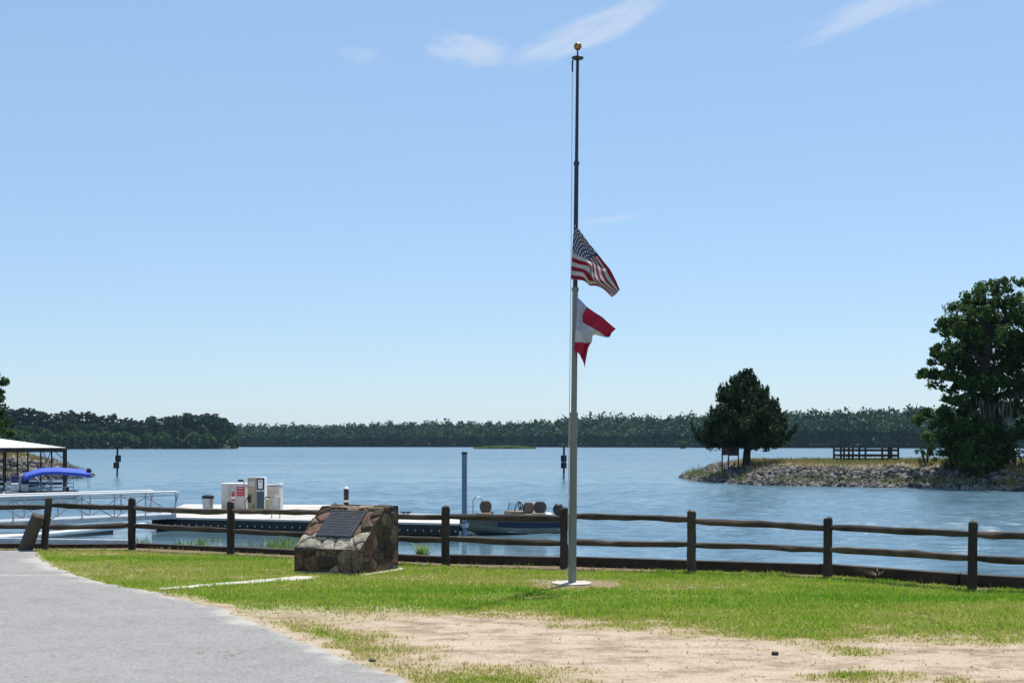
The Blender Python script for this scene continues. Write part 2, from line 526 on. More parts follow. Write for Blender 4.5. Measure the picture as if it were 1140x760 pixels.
def asphalt_mat():
    m, n, l, b = new_mat('old_asphalt')
    tc = n.new('ShaderNodeTexCoord')

    def noise(s, d=6, r=.6, st=None):
        x = n.new('ShaderNodeTexNoise'); x.inputs['Scale'].default_value = s; x.inputs['Detail'].default_value = d; x.inputs['Roughness'].default_value = r
        v = tc.outputs['Object']
        if st:
            mp = n.new('ShaderNodeMapping'); mp.inputs['Scale'].default_value = st; l.new(v, mp.inputs[0]); v = mp.outputs[0]
        l.new(v, x.inputs['Vector']); return x.outputs[0]

    def ramp(src, stops):
        rp = n.new('ShaderNodeValToRGB'); e = rp.color_ramp.elements
        while len(e) < len(stops): e.new(.5)
        for i, (p, c) in enumerate(stops): e[i].position = p; e[i].color = (*c, 1)
        l.new(src, rp.inputs[0]); return rp.outputs[0]
    base = ramp(noise(.5, 8, .75), [(.3, (.228, .222, .214)), (.7, (.270, .262, .252))])
    agg = ramp(noise(26, 6, .8), [(.30, (.56, .56, .56)), (.5, (.97, .97, .97)), (.70, (1.38, 1.37, 1.35))])
    stain = ramp(noise(2.2, 9, .75), [(.33, (.84, .83, .81)), (.5, (1, 1, 1))])
    a = n.new('ShaderNodeMixRGB'); a.blend_type = 'MULTIPLY'; a.inputs[0].default_value = 1
    l.new(base, a.inputs[1]); l.new(agg, a.inputs[2])
    c = n.new('ShaderNodeMixRGB'); c.blend_type = 'MULTIPLY'; c.inputs[0].default_value = 1
    l.new(a.outputs[0], c.inputs[1]); l.new(stain, c.inputs[2])
    # a few hairline cracks
    vo = n.new('ShaderNodeTexVoronoi'); vo.feature = 'DISTANCE_TO_EDGE'; vo.inputs['Scale'].default_value = .33
    ds = n.new('ShaderNodeMixRGB'); ds.blend_type = 'ADD'; ds.inputs[0].default_value = .8
    wob = n.new('ShaderNodeTexNoise'); wob.inputs['Scale'].default_value = 3; wob.inputs['Detail'].default_value = 6; l.new(tc.outputs['Object'], wob.inputs['Vector'])
    l.new(tc.outputs['Object'], ds.inputs[1]); l.new(wob.outputs['Color'], ds.inputs[2]); l.new(ds.outputs[0], vo.inputs['Vector'])
    cm = n.new('ShaderNodeMath'); cm.operation = 'LESS_THAN'; cm.inputs[1].default_value = .0035; l.new(vo.outputs['Distance'], cm.inputs[0])
    gp = n.new('ShaderNodeMath'); gp.operation = 'GREATER_THAN'; gp.inputs[1].default_value = .56; l.new(noise(.8, 4), gp.inputs[0])
    cr = n.new('ShaderNodeMath'); cr.operation = 'MULTIPLY'; l.new(cm.outputs[0], cr.inputs[0]); l.new(gp.outputs[0], cr.inputs[1])
    ck = n.new('ShaderNodeMixRGB'); l.new(cr.outputs[0], ck.inputs[0]); l.new(c.outputs[0], ck.inputs[1]); ck.inputs[2].default_value = (.13, .13, .105, 1)
    c = ck
    # sandy dust blown in along the edge
    at = n.new('ShaderNodeAttribute'); at.attribute_name = 'dust'
    d = n.new('ShaderNodeMixRGB'); l.new(at.outputs['Fac'], d.inputs[0]); l.new(c.outputs[0], d.inputs[1]); d.inputs[2].default_value = (.50, .46, .39, 1)
    l.new(d.outputs[0], b.inputs['Base Color'])
    b.inputs['Roughness'].default_value = .9; b.inputs['Specular IOR Level'].default_value = .2
    bp = n.new('ShaderNodeBump'); bp.inputs['Strength'].default_value = .7; bp.inputs['Distance'].default_value = .006
    l.new(noise(85, 3, .6), bp.inputs['Height']); l.new(bp.outputs[0], b.inputs['Normal'])
    return m


def water_mat():
    m, n, l, b = new_mat('lake_water')
    b.inputs['Base Color'].default_value = (.090, .165, .215, 1)  # body colour lightened to make up the brightness of the sky-lit surface
    b.inputs['Roughness'].default_value = .07
    b.inputs['IOR'].default_value = 1.333
    b.inputs['Specular IOR Level'].default_value = .5
    ca = n.new('ShaderNodeAttribute'); ca.attribute_name = 'chop'; chop = ca.outputs['Fac']
    ro = n.new('ShaderNodeMapRange'); ro.inputs['From Max'].default_value = 3.2; ro.inputs['To Min'].default_value = .03; ro.inputs['To Max'].default_value = .30
    l.new(chop, ro.inputs['Value']); l.new(ro.outputs[0], b.inputs['Roughness'])
    tc = n.new('ShaderNodeTexCoord')

    def noise(s, st, d, r=.55):
        mp = n.new('ShaderNodeMapping'); mp.inputs['Scale'].default_value = st; mp.inputs['Rotation'].default_value = (0, 0, R(12)); l.new(tc.outputs['Object'], mp.inputs[0])
        x = n.new('ShaderNodeTexNoise'); x.inputs['Scale'].default_value = s; x.inputs['Detail'].default_value = d; x.inputs['Roughness'].default_value = r
        l.new(mp.outputs[0], x.inputs['Vector']); return x.outputs[0]

    def bump(h, dist, s, prev=None):
        bp = n.new('ShaderNodeBump'); bp.inputs['Distance'].default_value = dist
        mu = n.new('ShaderNodeMath'); mu.operation = 'MULTIPLY'; mu.inputs[1].default_value = s; l.new(chop, mu.inputs[0]); l.new(mu.outputs[0], bp.inputs['Strength'])
        l.new(h, bp.inputs['Height'])
        if prev: l.new(prev, bp.inputs['Normal'])
        return bp.outputs[0]
    x = bump(noise(.10, (.5, 1, 1), 3), 1.0, .30)
    x = bump(noise(.55, (.55, 1, 1), 4), .22, .6, x)
    x = bump(noise(4.6, (.6, 1, 1), 5, .68), .050, 1.15, x)
    l.new(x, b.inputs['Normal'])
    return m


def flag_mat(name):
    m, n, l, b = new_mat(name)
    at = n.new('ShaderNodeAttribute'); at.attribute_name = 'dye'
    l.new(at.outputs['Color'], b.inputs['Base Color'])
    b.inputs['Roughness'].default_value = .7; b.inputs['Specular IOR Level'].default_value = .25
    tr = n.new('ShaderNodeBsdfTranslucent'); l.new(at.outputs['Color'], tr.inputs['Color'])
    mx = n.new('ShaderNodeMixShader'); mx.inputs[0].default_value = .34
    l.new(b.outputs[0], mx.inputs[1]); l.new(tr.outputs[0], mx.inputs[2])
    l.new(mx.outputs[0], n['Material Output'].inputs['Surface'])
    return m


# ------------------------------------------------------------------ setting: ground, road, path, water
FENCE = [(-9.76, 28.0), (-7.95, 28.2), (-5.65, 27.05), (-3.36, 25.75), (-1.20, 24.45), (0.925, 23.91), (3.08, 23.08), (5.23, 22.30), (7.00, 20.50), (8.9, 19.2), (10.7, 18.0)]
_fx = np.array([-60] + [p[0] for p in FENCE] + [40]); _fy = np.array([29.6] + [p[1] for p in FENCE] + [9.0])


def fence_y(x): return np.interp(x, _fx, _fy)


ROAD = [G(463, 760), G(432, 748), G(400, 735), G(350, 717), G(300, 697), G(250, 677), G(170, 657), G(140, 653), G(85, 640), G(50, 622), G(40, 612.5)]
ROAD = [(p.x, p.y) for p in ROAD]
ROAD = [(.6, -12), (.35, 4), (.05, 9), (-.35, 11.2)] + ROAD + [(-45, 28.2), (-45, -12)]


def refine(poly, step, jit, seed, fix=()):
    rng = random.Random(seed); out = []
    for i in range(len(poly)):
        a = Vector(poly[i]); b = Vector(poly[(i + 1) % len(poly)])
        k = max(1, min(60, int((b - a).length / step)))
        nrm = Vector((-(b - a).y, (b - a).x)).normalized()
        for j in range(k):
            p = a.lerp(b, j / k)
            q = p + nrm * (rng.uniform(-jit, jit))
            out.append((q.x, q.y))
    return out


ROAD_P = refine(ROAD, .18, .05, 3)
PATH = [G(172, 655.8), G(215, 652), G(262, 648.4), G(330, 642), G(357, 642), G(352, 645.5), G(300, 648.9), G(240, 653), G(185, 657)]
PATH = [(p.x, p.y) for p in PATH]
SAND = [(-1.9, 16.6), (-.9, 17.1), (.1, 16.9), (1.56, 15.75), (2.75, 14.95), (4.27, 14.9), (5.5, 14.5), (9, 14), (12, 9), (1.2, 11.4), (.43, 12.7), (-.45, 13.4), (-1.3, 14.8)]
GRASSPATCH = [(G(x, y).x, G(x, y).y) for x, y in ((880, 760), (905, 742), (960, 738), (1040, 748), (1090, 760))]
GRASSPATCH2 = [(G(x, y).x, G(x, y).y) for x, y in ((925, 728), (940, 720), (985, 722), (1010, 730), (960, 734))]
POLE = G(637, 650)


def masks(X, Y):
    nz = fbm(X * .9, Y * 1.6, 5) - .5
    nf = fbm(X * 4, Y * 5, 9) - .5
    ds = poly_sd(X, Y, SAND)
    ds = np.minimum(ds, .25 - poly_sd(X, Y, GRASSPATCH) * 3 + nf * .5)
    ds = np.minimum(ds, .15 - poly_sd(X, Y, GRASSPATCH2) * 3 + nf * .5)
    sand = sstep(-.30, .40, ds + nz * 2.1 + nf * 1.1)
    # sandy edge along the road, and a worn patch beyond it
    dr = -poly_sd(X, Y, ROAD)
    sand = np.maximum(sand, .9 * sstep(np.interp(Y, [14.5, 16.5], [.16, .42]), .0, dr + nf * .5 + nz * .5) * sstep(20.5, 19.0, Y))
    worn = sstep(1.5, .2, np.hypot((X + 3.0) / 1.5, (Y - 17.3) / .9) + nz * 1.6 + nf)
    sand = np.maximum(sand, worn * .75)
    fringe = sstep(-2.3, .0, ds + nz * 2.4 + nf * 1.2) * .95
    dp = np.hypot((X - POLE.x) / 1.25, Y - POLE.y)
    dry = np.maximum(fringe, .95 * sstep(1.25, .35, dp + nz * 1.0 + nf * .3))
    band = fbm(X * .35, Y * 1.3, 21) - .5
    dry = np.clip(np.maximum(dry, .42 + band * 1.15 + nf * .3 - .25 * sstep(17.3, 19.4, Y) * sstep(21.5, 19.4, Y)), 0, 1)
    fy = fence_y(X)
    dirt = sstep(-.25, .15, (Y - fy) + nz * 1.0 + nf * .5 + np.interp(X, [-9, -6, 1.5, 3.5], [.1, .42, .30, -.12]))
    dirt = np.maximum(dirt, .55 * sstep(1.05, .45, dp + nz * .9 + nf * .5))
    return sand, dry, dirt


def land_z(X, Y):
    d = Y - (fence_y(X) + .62)
    z = -sstep(0, 2.6, d) * 2.4
    mound = .05 * (fbm(X * .5, Y * .5, 31) - .5) + .02 * (fbm(X * 2.2, Y * 2.2, 33) - .5)
    pr = -poly_sd(X, Y, ROAD)
    return z + np.where(d < 0, mound * sstep(0, 1.2, pr) * sstep(0, -.8, d), 0)


def build_ground():
    xs = np.concatenate([[-2600, -900, -300, -120, -60, -40, -30, -24], np.arange(-19, -11, .25), np.arange(-11, 9.5, .07), np.arange(9.5, 17, .15), [20, 26, 40, 80, 200, 600, 2600]])
    ys = np.concatenate([[-300, -60, -20, -5, 2, 6, 9], np.arange(11, 31, .07), [33, 40, 60, 120, 400, 1200, 3200]])
    X, Y = np.meshgrid(xs, ys)
    Z = land_z(X, Y)
    inside = poly_sd(X, Y, ROAD)
    Z = np.where(inside > .12, -.03, Z)
    sand, dry, dirt = masks(X, Y)
    V = np.stack([X, Y, Z], -1).reshape(-1, 3)
    nx, ny = len(xs), len(ys)
    i = np.arange(ny - 1)[:, None] * nx + np.arange(nx - 1)[None, :]
    F = np.stack([i, i + 1, i + nx + 1, i + nx], -1).reshape(-1, 4)
    o = np_mesh('ground', V, F, ground_mat(), {'sand': sand.ravel(), 'dry': dry.ravel(), 'dirt': dirt.ravel()}, smooth=True)
    tag(o, 'sandy lawn ground sloping to the lake', None, None, 'structure')


def sheet(name, poly, z, m, dust=None, res=.25, label=None):
    """a flat sheet with an outline, filled with triangles"""
    import bmesh
    bm = bmesh.new()
    vs = [bm.verts.new((p[0], p[1], z)) for p in poly]
    es = [bm.edges.new((vs[i], vs[(i + 1) % len(vs)])) for i in range(len(vs))]
    bmesh.ops.triangle_fill(bm, use_beauty=True, use_dissolve=False, edges=es, normal=(0, 0, 1))
    # a thin skirt so that the edge has thickness
    lo = [bm.verts.new((p[0], p[1], z - .06)) for p in poly]
    for i in range(len(vs)):
        j = (i + 1) % len(vs)
        try: bm.faces.new((vs[i], lo[i], lo[j], vs[j]))
        except ValueError: pass
    me = bpy.data.meshes.new(name)
    bm.to_mesh(me); bm.free()
    for p in me.polygons:
        pass
    o = link_mesh(name, me, m)
    return tag(o, label, None, None, 'structure')


def build_road():
    # gridded sheet clipped to the outline, so that dust along the edge can follow it
    xs = np.concatenate([[-45, -30, -20, -15], np.arange(-12, 1.2, .06)])
    ys = np.concatenate([[-12, 0, 6, 9], np.arange(10.5, 28.25, .06)])
    X, Y = np.meshgrid(xs, ys)
    sd = poly_sd(X, Y, ROAD) + (fbm(X * 2.2, Y * 2.2, 41) - .5) * .22 + (fbm(X * 9, Y * 9, 43) - .5) * .24
    nx, ny = len(xs), len(ys)
    i = np.arange(ny - 1)[:, None] * nx + np.arange(nx - 1)[None, :]
    keep = np.minimum.reduce([sd[:-1, :-1], sd[1:, :-1], sd[:-1, 1:], sd[1:, 1:]]) > 0
    F = np.stack([i, i + 1, i + nx + 1, i + nx], -1)[keep].reshape(-1, 4)
    Z = .012 + .0 * X - .02 * sstep(.12, 0, sd)
    V = np.stack([X, Y, Z], -1).reshape(-1, 3)
    nz = fbm(X * 1.5, Y * 2, 45)
    dust = sstep(.40, .0, sd + (nz - .5) * .9) * .5
    dust = np.maximum(dust, .55 * sstep(.10, .0, np.abs(Y - 22.5 + (nz - .5) * .5)) * sstep(-7.3, -8.0, X))
    used = np.unique(F); remap = -np.ones(len(V), np.int64); remap[used] = np.arange(len(used))
    o = np_mesh('road', V[used], remap[F], asphalt_mat(), {'dust': dust.ravel()[used]}, smooth=True)
    tag(o, 'pale grey worn asphalt drive', None, None, 'structure')


def build_water():
    rs = np.concatenate([np.geomspace(19, 260, 620), np.geomspace(262, 9000, 60)])
    th = np.concatenate([R(1) * np.linspace(-180, -40, 30)[:-1], R(1) * np.linspace(-40, 40, 620), R(1) * np.linspace(40, 180, 30)[1:]])
    T, RR = np.meshgrid(th, rs)
    X = RR * np.sin(T); Y = RR * np.cos(T)
    rng = np.random.default_rng(4)
    Z = np.zeros_like(X)
    for k in range(46):
        L = math.exp(rng.uniform(math.log(.4), math.log(2.6)))
        a = R(100) + rng.normal(0, .55)            # ripples run with the wind, left to right and toward the shore
        kx, ky = math.cos(a) * 2 * math.pi / L, -math.sin(a) * 2 * math.pi / L
        amp = .0058 * L ** .60
        step = np.maximum(RR * .0043, RR * .00226)
        fade = sstep(.42, .16, step / L)
        ph = kx * X + ky * Y + rng.uniform(0, 6.28)
        Z += fade * amp * (np.sin(ph) + .25 * np.sin(2 * ph + .8))
    gust = .35 + 1.35 * fbm(X * .035, Y * .07, 51, 3)
    q0 = np.interp(X, [-2, 3], [44, 28]); calm = sstep(q0, q0 + 11, RR)  # quiet water in the lee of the bank
    Z = WATER + Z * gust * (.04 + .96 * calm) * sstep(250, 90, RR)
    chop = (.12 + .88 * calm) * (.35 + 1.25 * fbm(X * .03, Y * .075, 57, 4)) * (1 + 2.6 * sstep(110, 320, RR))
    V = np.stack([X, Y, Z], -1).reshape(-1, 3)
    nx, ny = len(th), len(rs)
    i = np.arange(ny - 1)[:, None] * nx + np.arange(nx - 1)[None, :]
    F = np.stack([i, i + nx, i + nx + 1, i + 1], -1).reshape(-1, 4)
    o = np_mesh('water', V, F, water_mat(), {'chop': chop.ravel()}, smooth=True)
    tag(o, 'blue rippled lake', None, None, 'structure')


build_ground()
build_road()
build_water()
sheet('path', refine(PATH, .13, .05, 8), .02, M['concrete'], label='narrow pale concrete strip across the lawn')


# ------------------------------------------------------------------ lawn
def build_grass():
    rng = np.random.default_rng(11)
    N = 640000
    # denser toward the camera where blades show larger
    Y = 11.2 + (28.6 - 11.2) * rng.random(N) ** 1.15
    X = (rng.random(N) * 2 - 1) * (Y * .40 + 3.2)
    sand, dry, dirt = masks(X, Y)
    keep = rng.random(N) < (1 - .985 * sstep(.05, .80, sand) ** .6) * (1 - .93 * sstep(.2, .8, dirt)) * (1 - .80 * sstep(.55, .95, dry + (fbm(X * 3, Y * 3, 71) - .5) * .6))
    keep &= poly_sd(X, Y, ROAD) < -.02 + .05 * rng.random(N) + .30 * rng.random(N) ** 2 * sstep(.52, .72, fbm(X * 2.4, Y * 2.4, 91))
    keep &= poly_sd(X, Y, PATH) < .14 * rng.random(N) ** 2 + .25 * np.clip(fbm(X * 2.5, Y * 2.5, 73) - .55, 0, 1)
    keep &= np.hypot(X - POLE.x, Y - POLE.y) > .33
    keep &= Y < fence_y(X) + .9
    X, Y, dry, sand = X[keep], Y[keep], dry[keep], sand[keep]
    n = len(X)
    Z = land_z(X, Y)
    h = (.030 + .045 * rng.random(n)) * (1 - .45 * dry) * (.55 + .6 * fbm(X * .8, Y * .8, 61) + .7 * sstep(.55, .75, fbm(X * 3.2, Y * 3.2, 63)))
    w = .006 + .006 * rng.random(n)
    a = rng.random(n) * 6.283; lean = (.2 + .8 * rng.random(n)) * h; la = rng.random(n) * 6.283
    bx, by = np.cos(a) * w, np.sin(a) * w
    V = np.empty((n, 3, 3), np.float32)
    V[:, 0] = np.stack([X - bx, Y - by, Z - .005], -1)
    V[:, 1] = np.stack([X + bx, Y + by, Z - .005], -1)
    V[:, 2] = np.stack([X + np.cos(la) * lean, Y + np.sin(la) * lean, Z + h], -1)
    t = np.clip(dry * .85 + rng.normal(.08, .16, n), 0, 1)
    F = np.arange(n * 3).reshape(n, 3)
    m, nn, l, b = new_mat('lawn_grass')
    at = nn.new('ShaderNodeAttribute'); at.attribute_name = 'tint'
    rp = nn.new('ShaderNodeValToRGB'); e = rp.color_ramp.elements
    e[0].color = (.12, .30, .018, 1); e[1].color = (.50, .40, .20, 1); e[1].position = 1
    e2 = e.new(.38); e2.color = (.30, .41, .04, 1); e3 = e.new(.7); e3.color = (.42, .41, .11, 1)
    l.new(at.outputs['Fac'], rp.inputs[0]); l.new(rp.outputs[0], b.inputs['Base Color'])
    b.inputs['Roughness'].default_value = .6; b.inputs['Specular IOR Level'].default_value = .25
    tr = nn.new('ShaderNodeBsdfTranslucent'); l.new(rp.outputs[0], tr.inputs['Color'])
    mx = nn.new('ShaderNodeMixShader'); mx.inputs[0].default_value = .45
    l.new(b.outputs[0], mx.inputs[1]); l.new(tr.outputs[0], mx.inputs[2]); l.new(mx.outputs[0], nn['Material Output'].inputs['Surface'])
    o = np_mesh('grass', V.reshape(-1, 3), F, m, {'tint': np.repeat(t, 3)})
    tag(o, 'short bright green mown lawn, yellowing at its edges', 'grass', None, 'stuff')


build_grass()


# ------------------------------------------------------------------ foliage
def leaf_quads(rng, centers, radii, per, size, up=0.0, shell=.55, aspect=.62, soft=False, ctint=None):
    """diamond leaf sprays scattered through clumps; returns verts, faces, tint"""
    centers = np.asarray(centers, float); radii = np.asarray(radii, float)
    if radii.ndim == 1: radii = np.repeat(radii[:, None], 3, 1)
    per = np.broadcast_to(np.asarray(per), (len(centers),)).astype(int)
    C = np.repeat(centers, per, 0); Rr = np.repeat(radii, per, 0)
    n = len(C)
    d = rng.normal(size=(n, 3)); d /= np.linalg.norm(d, axis=1)[:, None] + 1e-9
    r = (shell + (1 - shell) * rng.random(n)) * rng.random(n) ** .25
    if soft: r = 1.25 * rng.random(n) ** .62
    p = C + d * r[:, None] * Rr
    a = rng.normal(size=(n, 3)); a[:, 2] += up; a /= np.linalg.norm(a, axis=1)[:, None] + 1e-9
    b = np.cross(a, rng.normal(size=(n, 3))); b /= np.linalg.norm(b, axis=1)[:, None] + 1e-9
    s = size * (.6 + .8 * rng.random(n))
    A = a * s[:, None]; B = b * (s * aspect)[:, None]
    V = np.stack([p - A, p + B * .9, p + A, p - B * .9], 1).reshape(-1, 3)
    F = np.arange(n * 4).reshape(n, 4)
    ct = np.repeat(rng.random(len(centers)) if ctint is None else np.asarray(ctint), per)
    t = np.clip(.28 + .45 * (ct - .3) + rng.normal(0, .2, n), 0, 1)
    return V, F, np.repeat(t, 4)


def leaf_part(name, parent, rng, centers, radii, per, size, m, **k):
    V, F, t = leaf_quads(rng, centers, radii, per, size, **k)
    off = np.array(wloc(parent)) if parent else 0
    return np_mesh(name, V - off, F, m, {'tint': t}, parent)


# ---------------- far shore (land + wood), wooded point on the left
def far_line(X):
    """distance of the far shore for a given sideways angle X/Y"""
    return np.interp(X, [-.6, -.2, 0, .08, .2, .32, .6], [1320, 1300, 1230, 1150, 980, 900, 880])


def rock_like_strip(name, pts_front, depth, z_edge, z_top, label):
    mb = MB(); n = len(pts_front)
    vs = []
    for p in pts_front:
        vs += [(p[0], p[1] - 3, z_edge - 1.5), (p[0] * 1.002, p[1] + 4, z_top), (p[0] * (1 + depth / p[1]), p[1] + depth, z_top + 6)]
    fs = []
    for i in range(n - 1):
        for k in range(2):
            a = i * 3 + k; fs.append((a, a + 3, a + 4, a + 1))
    mb.add(vs, fs, True)
    o = mb.build(name, mat(name + '_soil', (.025, .035, .014), (.015, .022, .010), .95, .05))
    return tag(o, label, None, None, 'structure')


def build_far():
    rng = np.random.default_rng(21)
    us = np.linspace(-.62, .62, 60)
    front = [(u * far_line(u), float(far_line(u))) for u in us]
    rock_like_strip('far_shore', front, 260, WATER, WATER + 1.2, 'low far shore under the wood')
    Cs, Rs, Ct = [], [], []
    for row in range(6):
        step = .0052
        for u in np.arange(-.55, .55, step):
            u2 = u + rng.uniform(-.5, .5) * step
            Y = float(far_line(u2)) + 3 + row * 9 + rng.uniform(-4, 4)
            X = u2 * Y
            big = fbm(np.array([u2 * 16 + row * .4]), np.array([row * .8]), 77, 3)[0]
            H = (14.5 + row * 2.3) * (.82 + .42 * big) * np.interp(u2, [-.2, .0, .07, .3], [.97, 1.0, 1.14, 1.20]) * rng.uniform(.93, 1.06)
            wd = rng.uniform(5.2, 8.0); zc = WATER + .6; tn = rng.random()
            parts = [(0, 0, .80, .66, .17)] + [(math.cos(a) * .62, math.sin(a) * .62, .65 + rng.uniform(-.05, .05), .60, .18) for a in rng.uniform(0, 6.28) + np.arange(5) * 1.257]
            parts += [(math.cos(a) * .5, math.sin(a) * .5, .30 + rng.uniform(-.12, .10), .75, .22) for a in rng.uniform(0, 6.28) + np.arange(3) * 2.1]
            for (dx, dy, fz, rr, rz) in parts:
                Cs.append((X + dx * wd, Y + dy * wd, zc + H * fz)); Rs.append((wd * rr, wd * rr, H * rz)); Ct.append(np.clip(tn + rng.normal(0, .12), 0, 1))
    V, F, t = leaf_quads(rng, Cs, Rs, 38, .95, shell=.5, aspect=.9, ctint=Ct)
    t = .5 * t + .5 * np.repeat(np.array(Ct), 38 * 4)
    o = np_mesh('far_wood', V, F, M['wood_leaf'], {'tint': t})
    tag(o, 'hazy dark green wood lining the far shore', 'wood', None, 'stuff')


build_far()


def pine_proto(rng, name, label, group, H):
    t = thing(name, (0, 0, 0), label, 'tree', group)
    mb = MB(); lx, ly = rng.uniform(-.5, .5, 2)
    mb.tube([(0, 0, -1), (lx * .3, ly * .3, H * .5), (lx, ly, H * .93)], [.36, .26, .10], 7)
    for k in range(9):
        z = H * rng.uniform(.55, .9); a = rng.uniform(0, 6.28); L = rng.uniform(1.5, 3.2)
        mb.tube([(lx * z / H, ly * z / H, z), (lx + math.cos(a) * L, ly + math.sin(a) * L, z + .8)], [.1, .04], 5)
    mb.build('trunk', M['bark'], t)
    C, Rr = [], []
    for k in range(40):
        f = rng.random(); z = H * (.50 + .44 * f); a = rng.uniform(0, 6.28)
        rad = 4.3 * math.sqrt(max(0, 1 - abs(f - .35) ** 2 / .62)) * rng.random() ** .6
        C.append((lx + math.cos(a) * rad, ly + math.sin(a) * rad, z)); s = rng.uniform(1.1, 1.8); Rr.append((s, s, s * .6))
    leaf_part('crown', t, rng, C, Rr, 80, .42, M['pine_leaf'], shell=.3)
    return t


def broad_proto(rng, name, label, group, H, m):
    t = thing(name, (0, 0, 0), label, 'tree', group)
    mb = MB()
    mb.tube([(0, 0, -1), (.1, 0, H * .4), (.2, .1, H * .8)], [.4, .3, .1], 7)
    for k in range(6):
        z = H * rng.uniform(.3, .7); a = rng.uniform(0, 6.28); L = rng.uniform(2, 3.6)
        mb.tube([(.1, 0, z), (math.cos(a) * L, math.sin(a) * L, z + 1.6)], [.13, .04], 5)
    mb.build('trunk', M['bark'], t)
    C, Rr = [], []
    for k in range(42):
        f = rng.random() ** .9; z = H * (.06 + .90 * f); a = rng.uniform(0, 6.28)
        rad = 4.4 * math.sqrt(max(.03, 1 - (f - .35) ** 2 / .45)) * rng.uniform(.35, .95)
        C.append((math.cos(a) * rad, math.sin(a) * rad, z)); s = rng.uniform(1.0, 1.9); Rr.append((s, s, s * .75))
    leaf_part('crown', t, rng, C, Rr, 60, .5, m, shell=.4)
    return t


def build_point():
    rng = np.random.default_rng(33)
    us = np.linspace(-.7, -.2035, 24)
    # the tip of the point is at photo column 268
    front = [(u * yy, yy) for u, yy in zip(us, np.linspace(640, 810, 24))]
    rock_like_strip('wooded_point', front, 60, WATER, WATER + 1.0, 'low wooded point reaching in from the left')
    g1, g2, g3 = 'tall pines on the wooded point', 'bushy broadleaf trees on the wooded point', 'pale green trees along the edge of the wooded point'
    pines = [pine_proto(rng, 'pine_tree', 'tall dark pine with bare trunk in the wood on the left point', g1, h) for h in (24, 22.5, 25)]
    broads = [broad_proto(rng, 'broadleaf_tree', 'dark bushy broadleaf tree in the wood on the left point', g2, h, M['far_leaf']) for h in (15.5, 13.5)]
    pales = [broad_proto(rng, 'waterside_tree', 'low light green tree at the waterline of the left wooded point', g3, h, M['broad_leaf']) for h in (9.5, 8.0)]
    used = set()

    def put(protos, px, Y, s, sink=0):
        k = rng.integers(len(protos)); pr = protos[k]
        if id(pr) in used: o = copy_tree(pr)
        else: o = pr; used.add(id(pr))
        o.location = ((px - 570) / FPX * Y, Y, WATER + .8 - sink); o.rotation_euler = (0, 0, rng.uniform(0, 6.28)); o.scale = (s, s, s)
    # first make sure that every model is used once
    for px in np.arange(-70, 262, 5.6):
        f = np.interp(px, [-70, 30, 60, 110, 150, 165, 200, 225, 250, 266], [1.0, 1.03, .98, .86, .76, .74, .88, .92, .80, .52])
        Y = np.interp(px, [-70, 268], [715, 812]) + rng.uniform(6, 26)
        put(pines, px + rng.uniform(-3, 3), Y, f * rng.uniform(.90, 1.04) * (Y / 790))
    for px in np.arange(-60, 268, 10):
        f = np.interp(px, [-60, 120, 165, 215, 250, 268], [.95, 1.0, 1.02, 1.32, 1.2, .75])
        Y = np.interp(px, [-70, 268], [710, 808]) + rng.uniform(2, 9)
        put(broads, px + rng.uniform(-4, 4), Y, f * rng.uniform(.85, 1.1) * (Y / 790))
    for px in np.arange(8, 268, 12):
        Y = np.interp(px, [-70, 268], [705, 806]) + rng.uniform(-2, 2)
        put(pales, px + rng.uniform(-5, 5), Y, rng.uniform(.75, 1.15))


build_point()


# ---------------- reed strip and round bush far out in the lake
def build_reeds():
    rng = np.random.default_rng(5)
    n = 2600
    Y = 800 + rng.uniform(-6, 6, n); u = rng.normal(0, 1, n).clip(-2, 2) / 2
    X = (562 + u * 34 - 570) / FPX * Y
    h = 1.6 * (1 - u * u * .7) + rng.random(n) * .6
    a = rng.random(n) * 6.28; w = .5
    V = np.empty((n, 3, 3)); V[:, 0] = np.stack([X - np.cos(a) * w, Y - np.sin(a) * w, np.full(n, WATER - .1)], -1)
    V[:, 1] = np.stack([X + np.cos(a) * w, Y + np.sin(a) * w, np.full(n, WATER - .1)], -1)
    V[:, 2] = np.stack([X + rng.normal(0, .2, n), Y, WATER + h], -1)
    o = np_mesh('reed_bed', V.reshape(-1, 3), np.arange(n * 3).reshape(n, 3), M['reed_leaf'], {'tint': np.repeat(rng.random(n), 3)})
    tag(o, 'low pale green reed bed in front of the far wood', 'reeds', None, 'stuff')


build_reeds()


def build_bush():
    rng = np.random.default_rng(6)
    b = Vector((((759 - 570) / FPX) * 800, 800, WATER))
    t = thing('round_bush', b, 'small round green bush standing alone in the open water', 'bush')
    mb = MB()
    for k in range(4):
        a = rng.uniform(0, 6.28)
        mb.tube([b + Vector((0, 0, -.8)), b + Vector((math.cos(a) * 1.2, math.sin(a) * 1.2, 2.6))], [.2, .07], 6)
    mb.build('stem', M['bark'], t)
    C, Rr = [], []
    for k in range(46):
        d = rng.normal(size=3); d /= np.linalg.norm(d); r = rng.random() ** .4
        C.append((b.x + d[0] * r * 3.3, b.y + d[1] * r * 3.3, b.z + 2.7 + d[2] * r * 2.6)); Rr.append((.9, .9, .8))
    leaf_part('foliage', t, rng, C, Rr, 60, .32, M['broad_leaf'])


build_bush()


# ------------------------------------------------------------------ peninsula on the right, spit on the left
PEN = [(14.5, 111.5), (15.2, 103), (16.8, 95.8), (20, 92.4), (25.5, 89.6), (28.5, 87.0), (31, 84.0), (36, 80), (46, 77), (75, 72), (75, 128), (46, 122), (30, 120), (20, 120), (15, 117)]
SPIT = [(-70, 101), (-57, 100), (-48, 101.5), (-42, 104), (-38.5, 109), (-37, 114), (-38, 120), (-41, 126), (-50, 130), (-70, 132)]


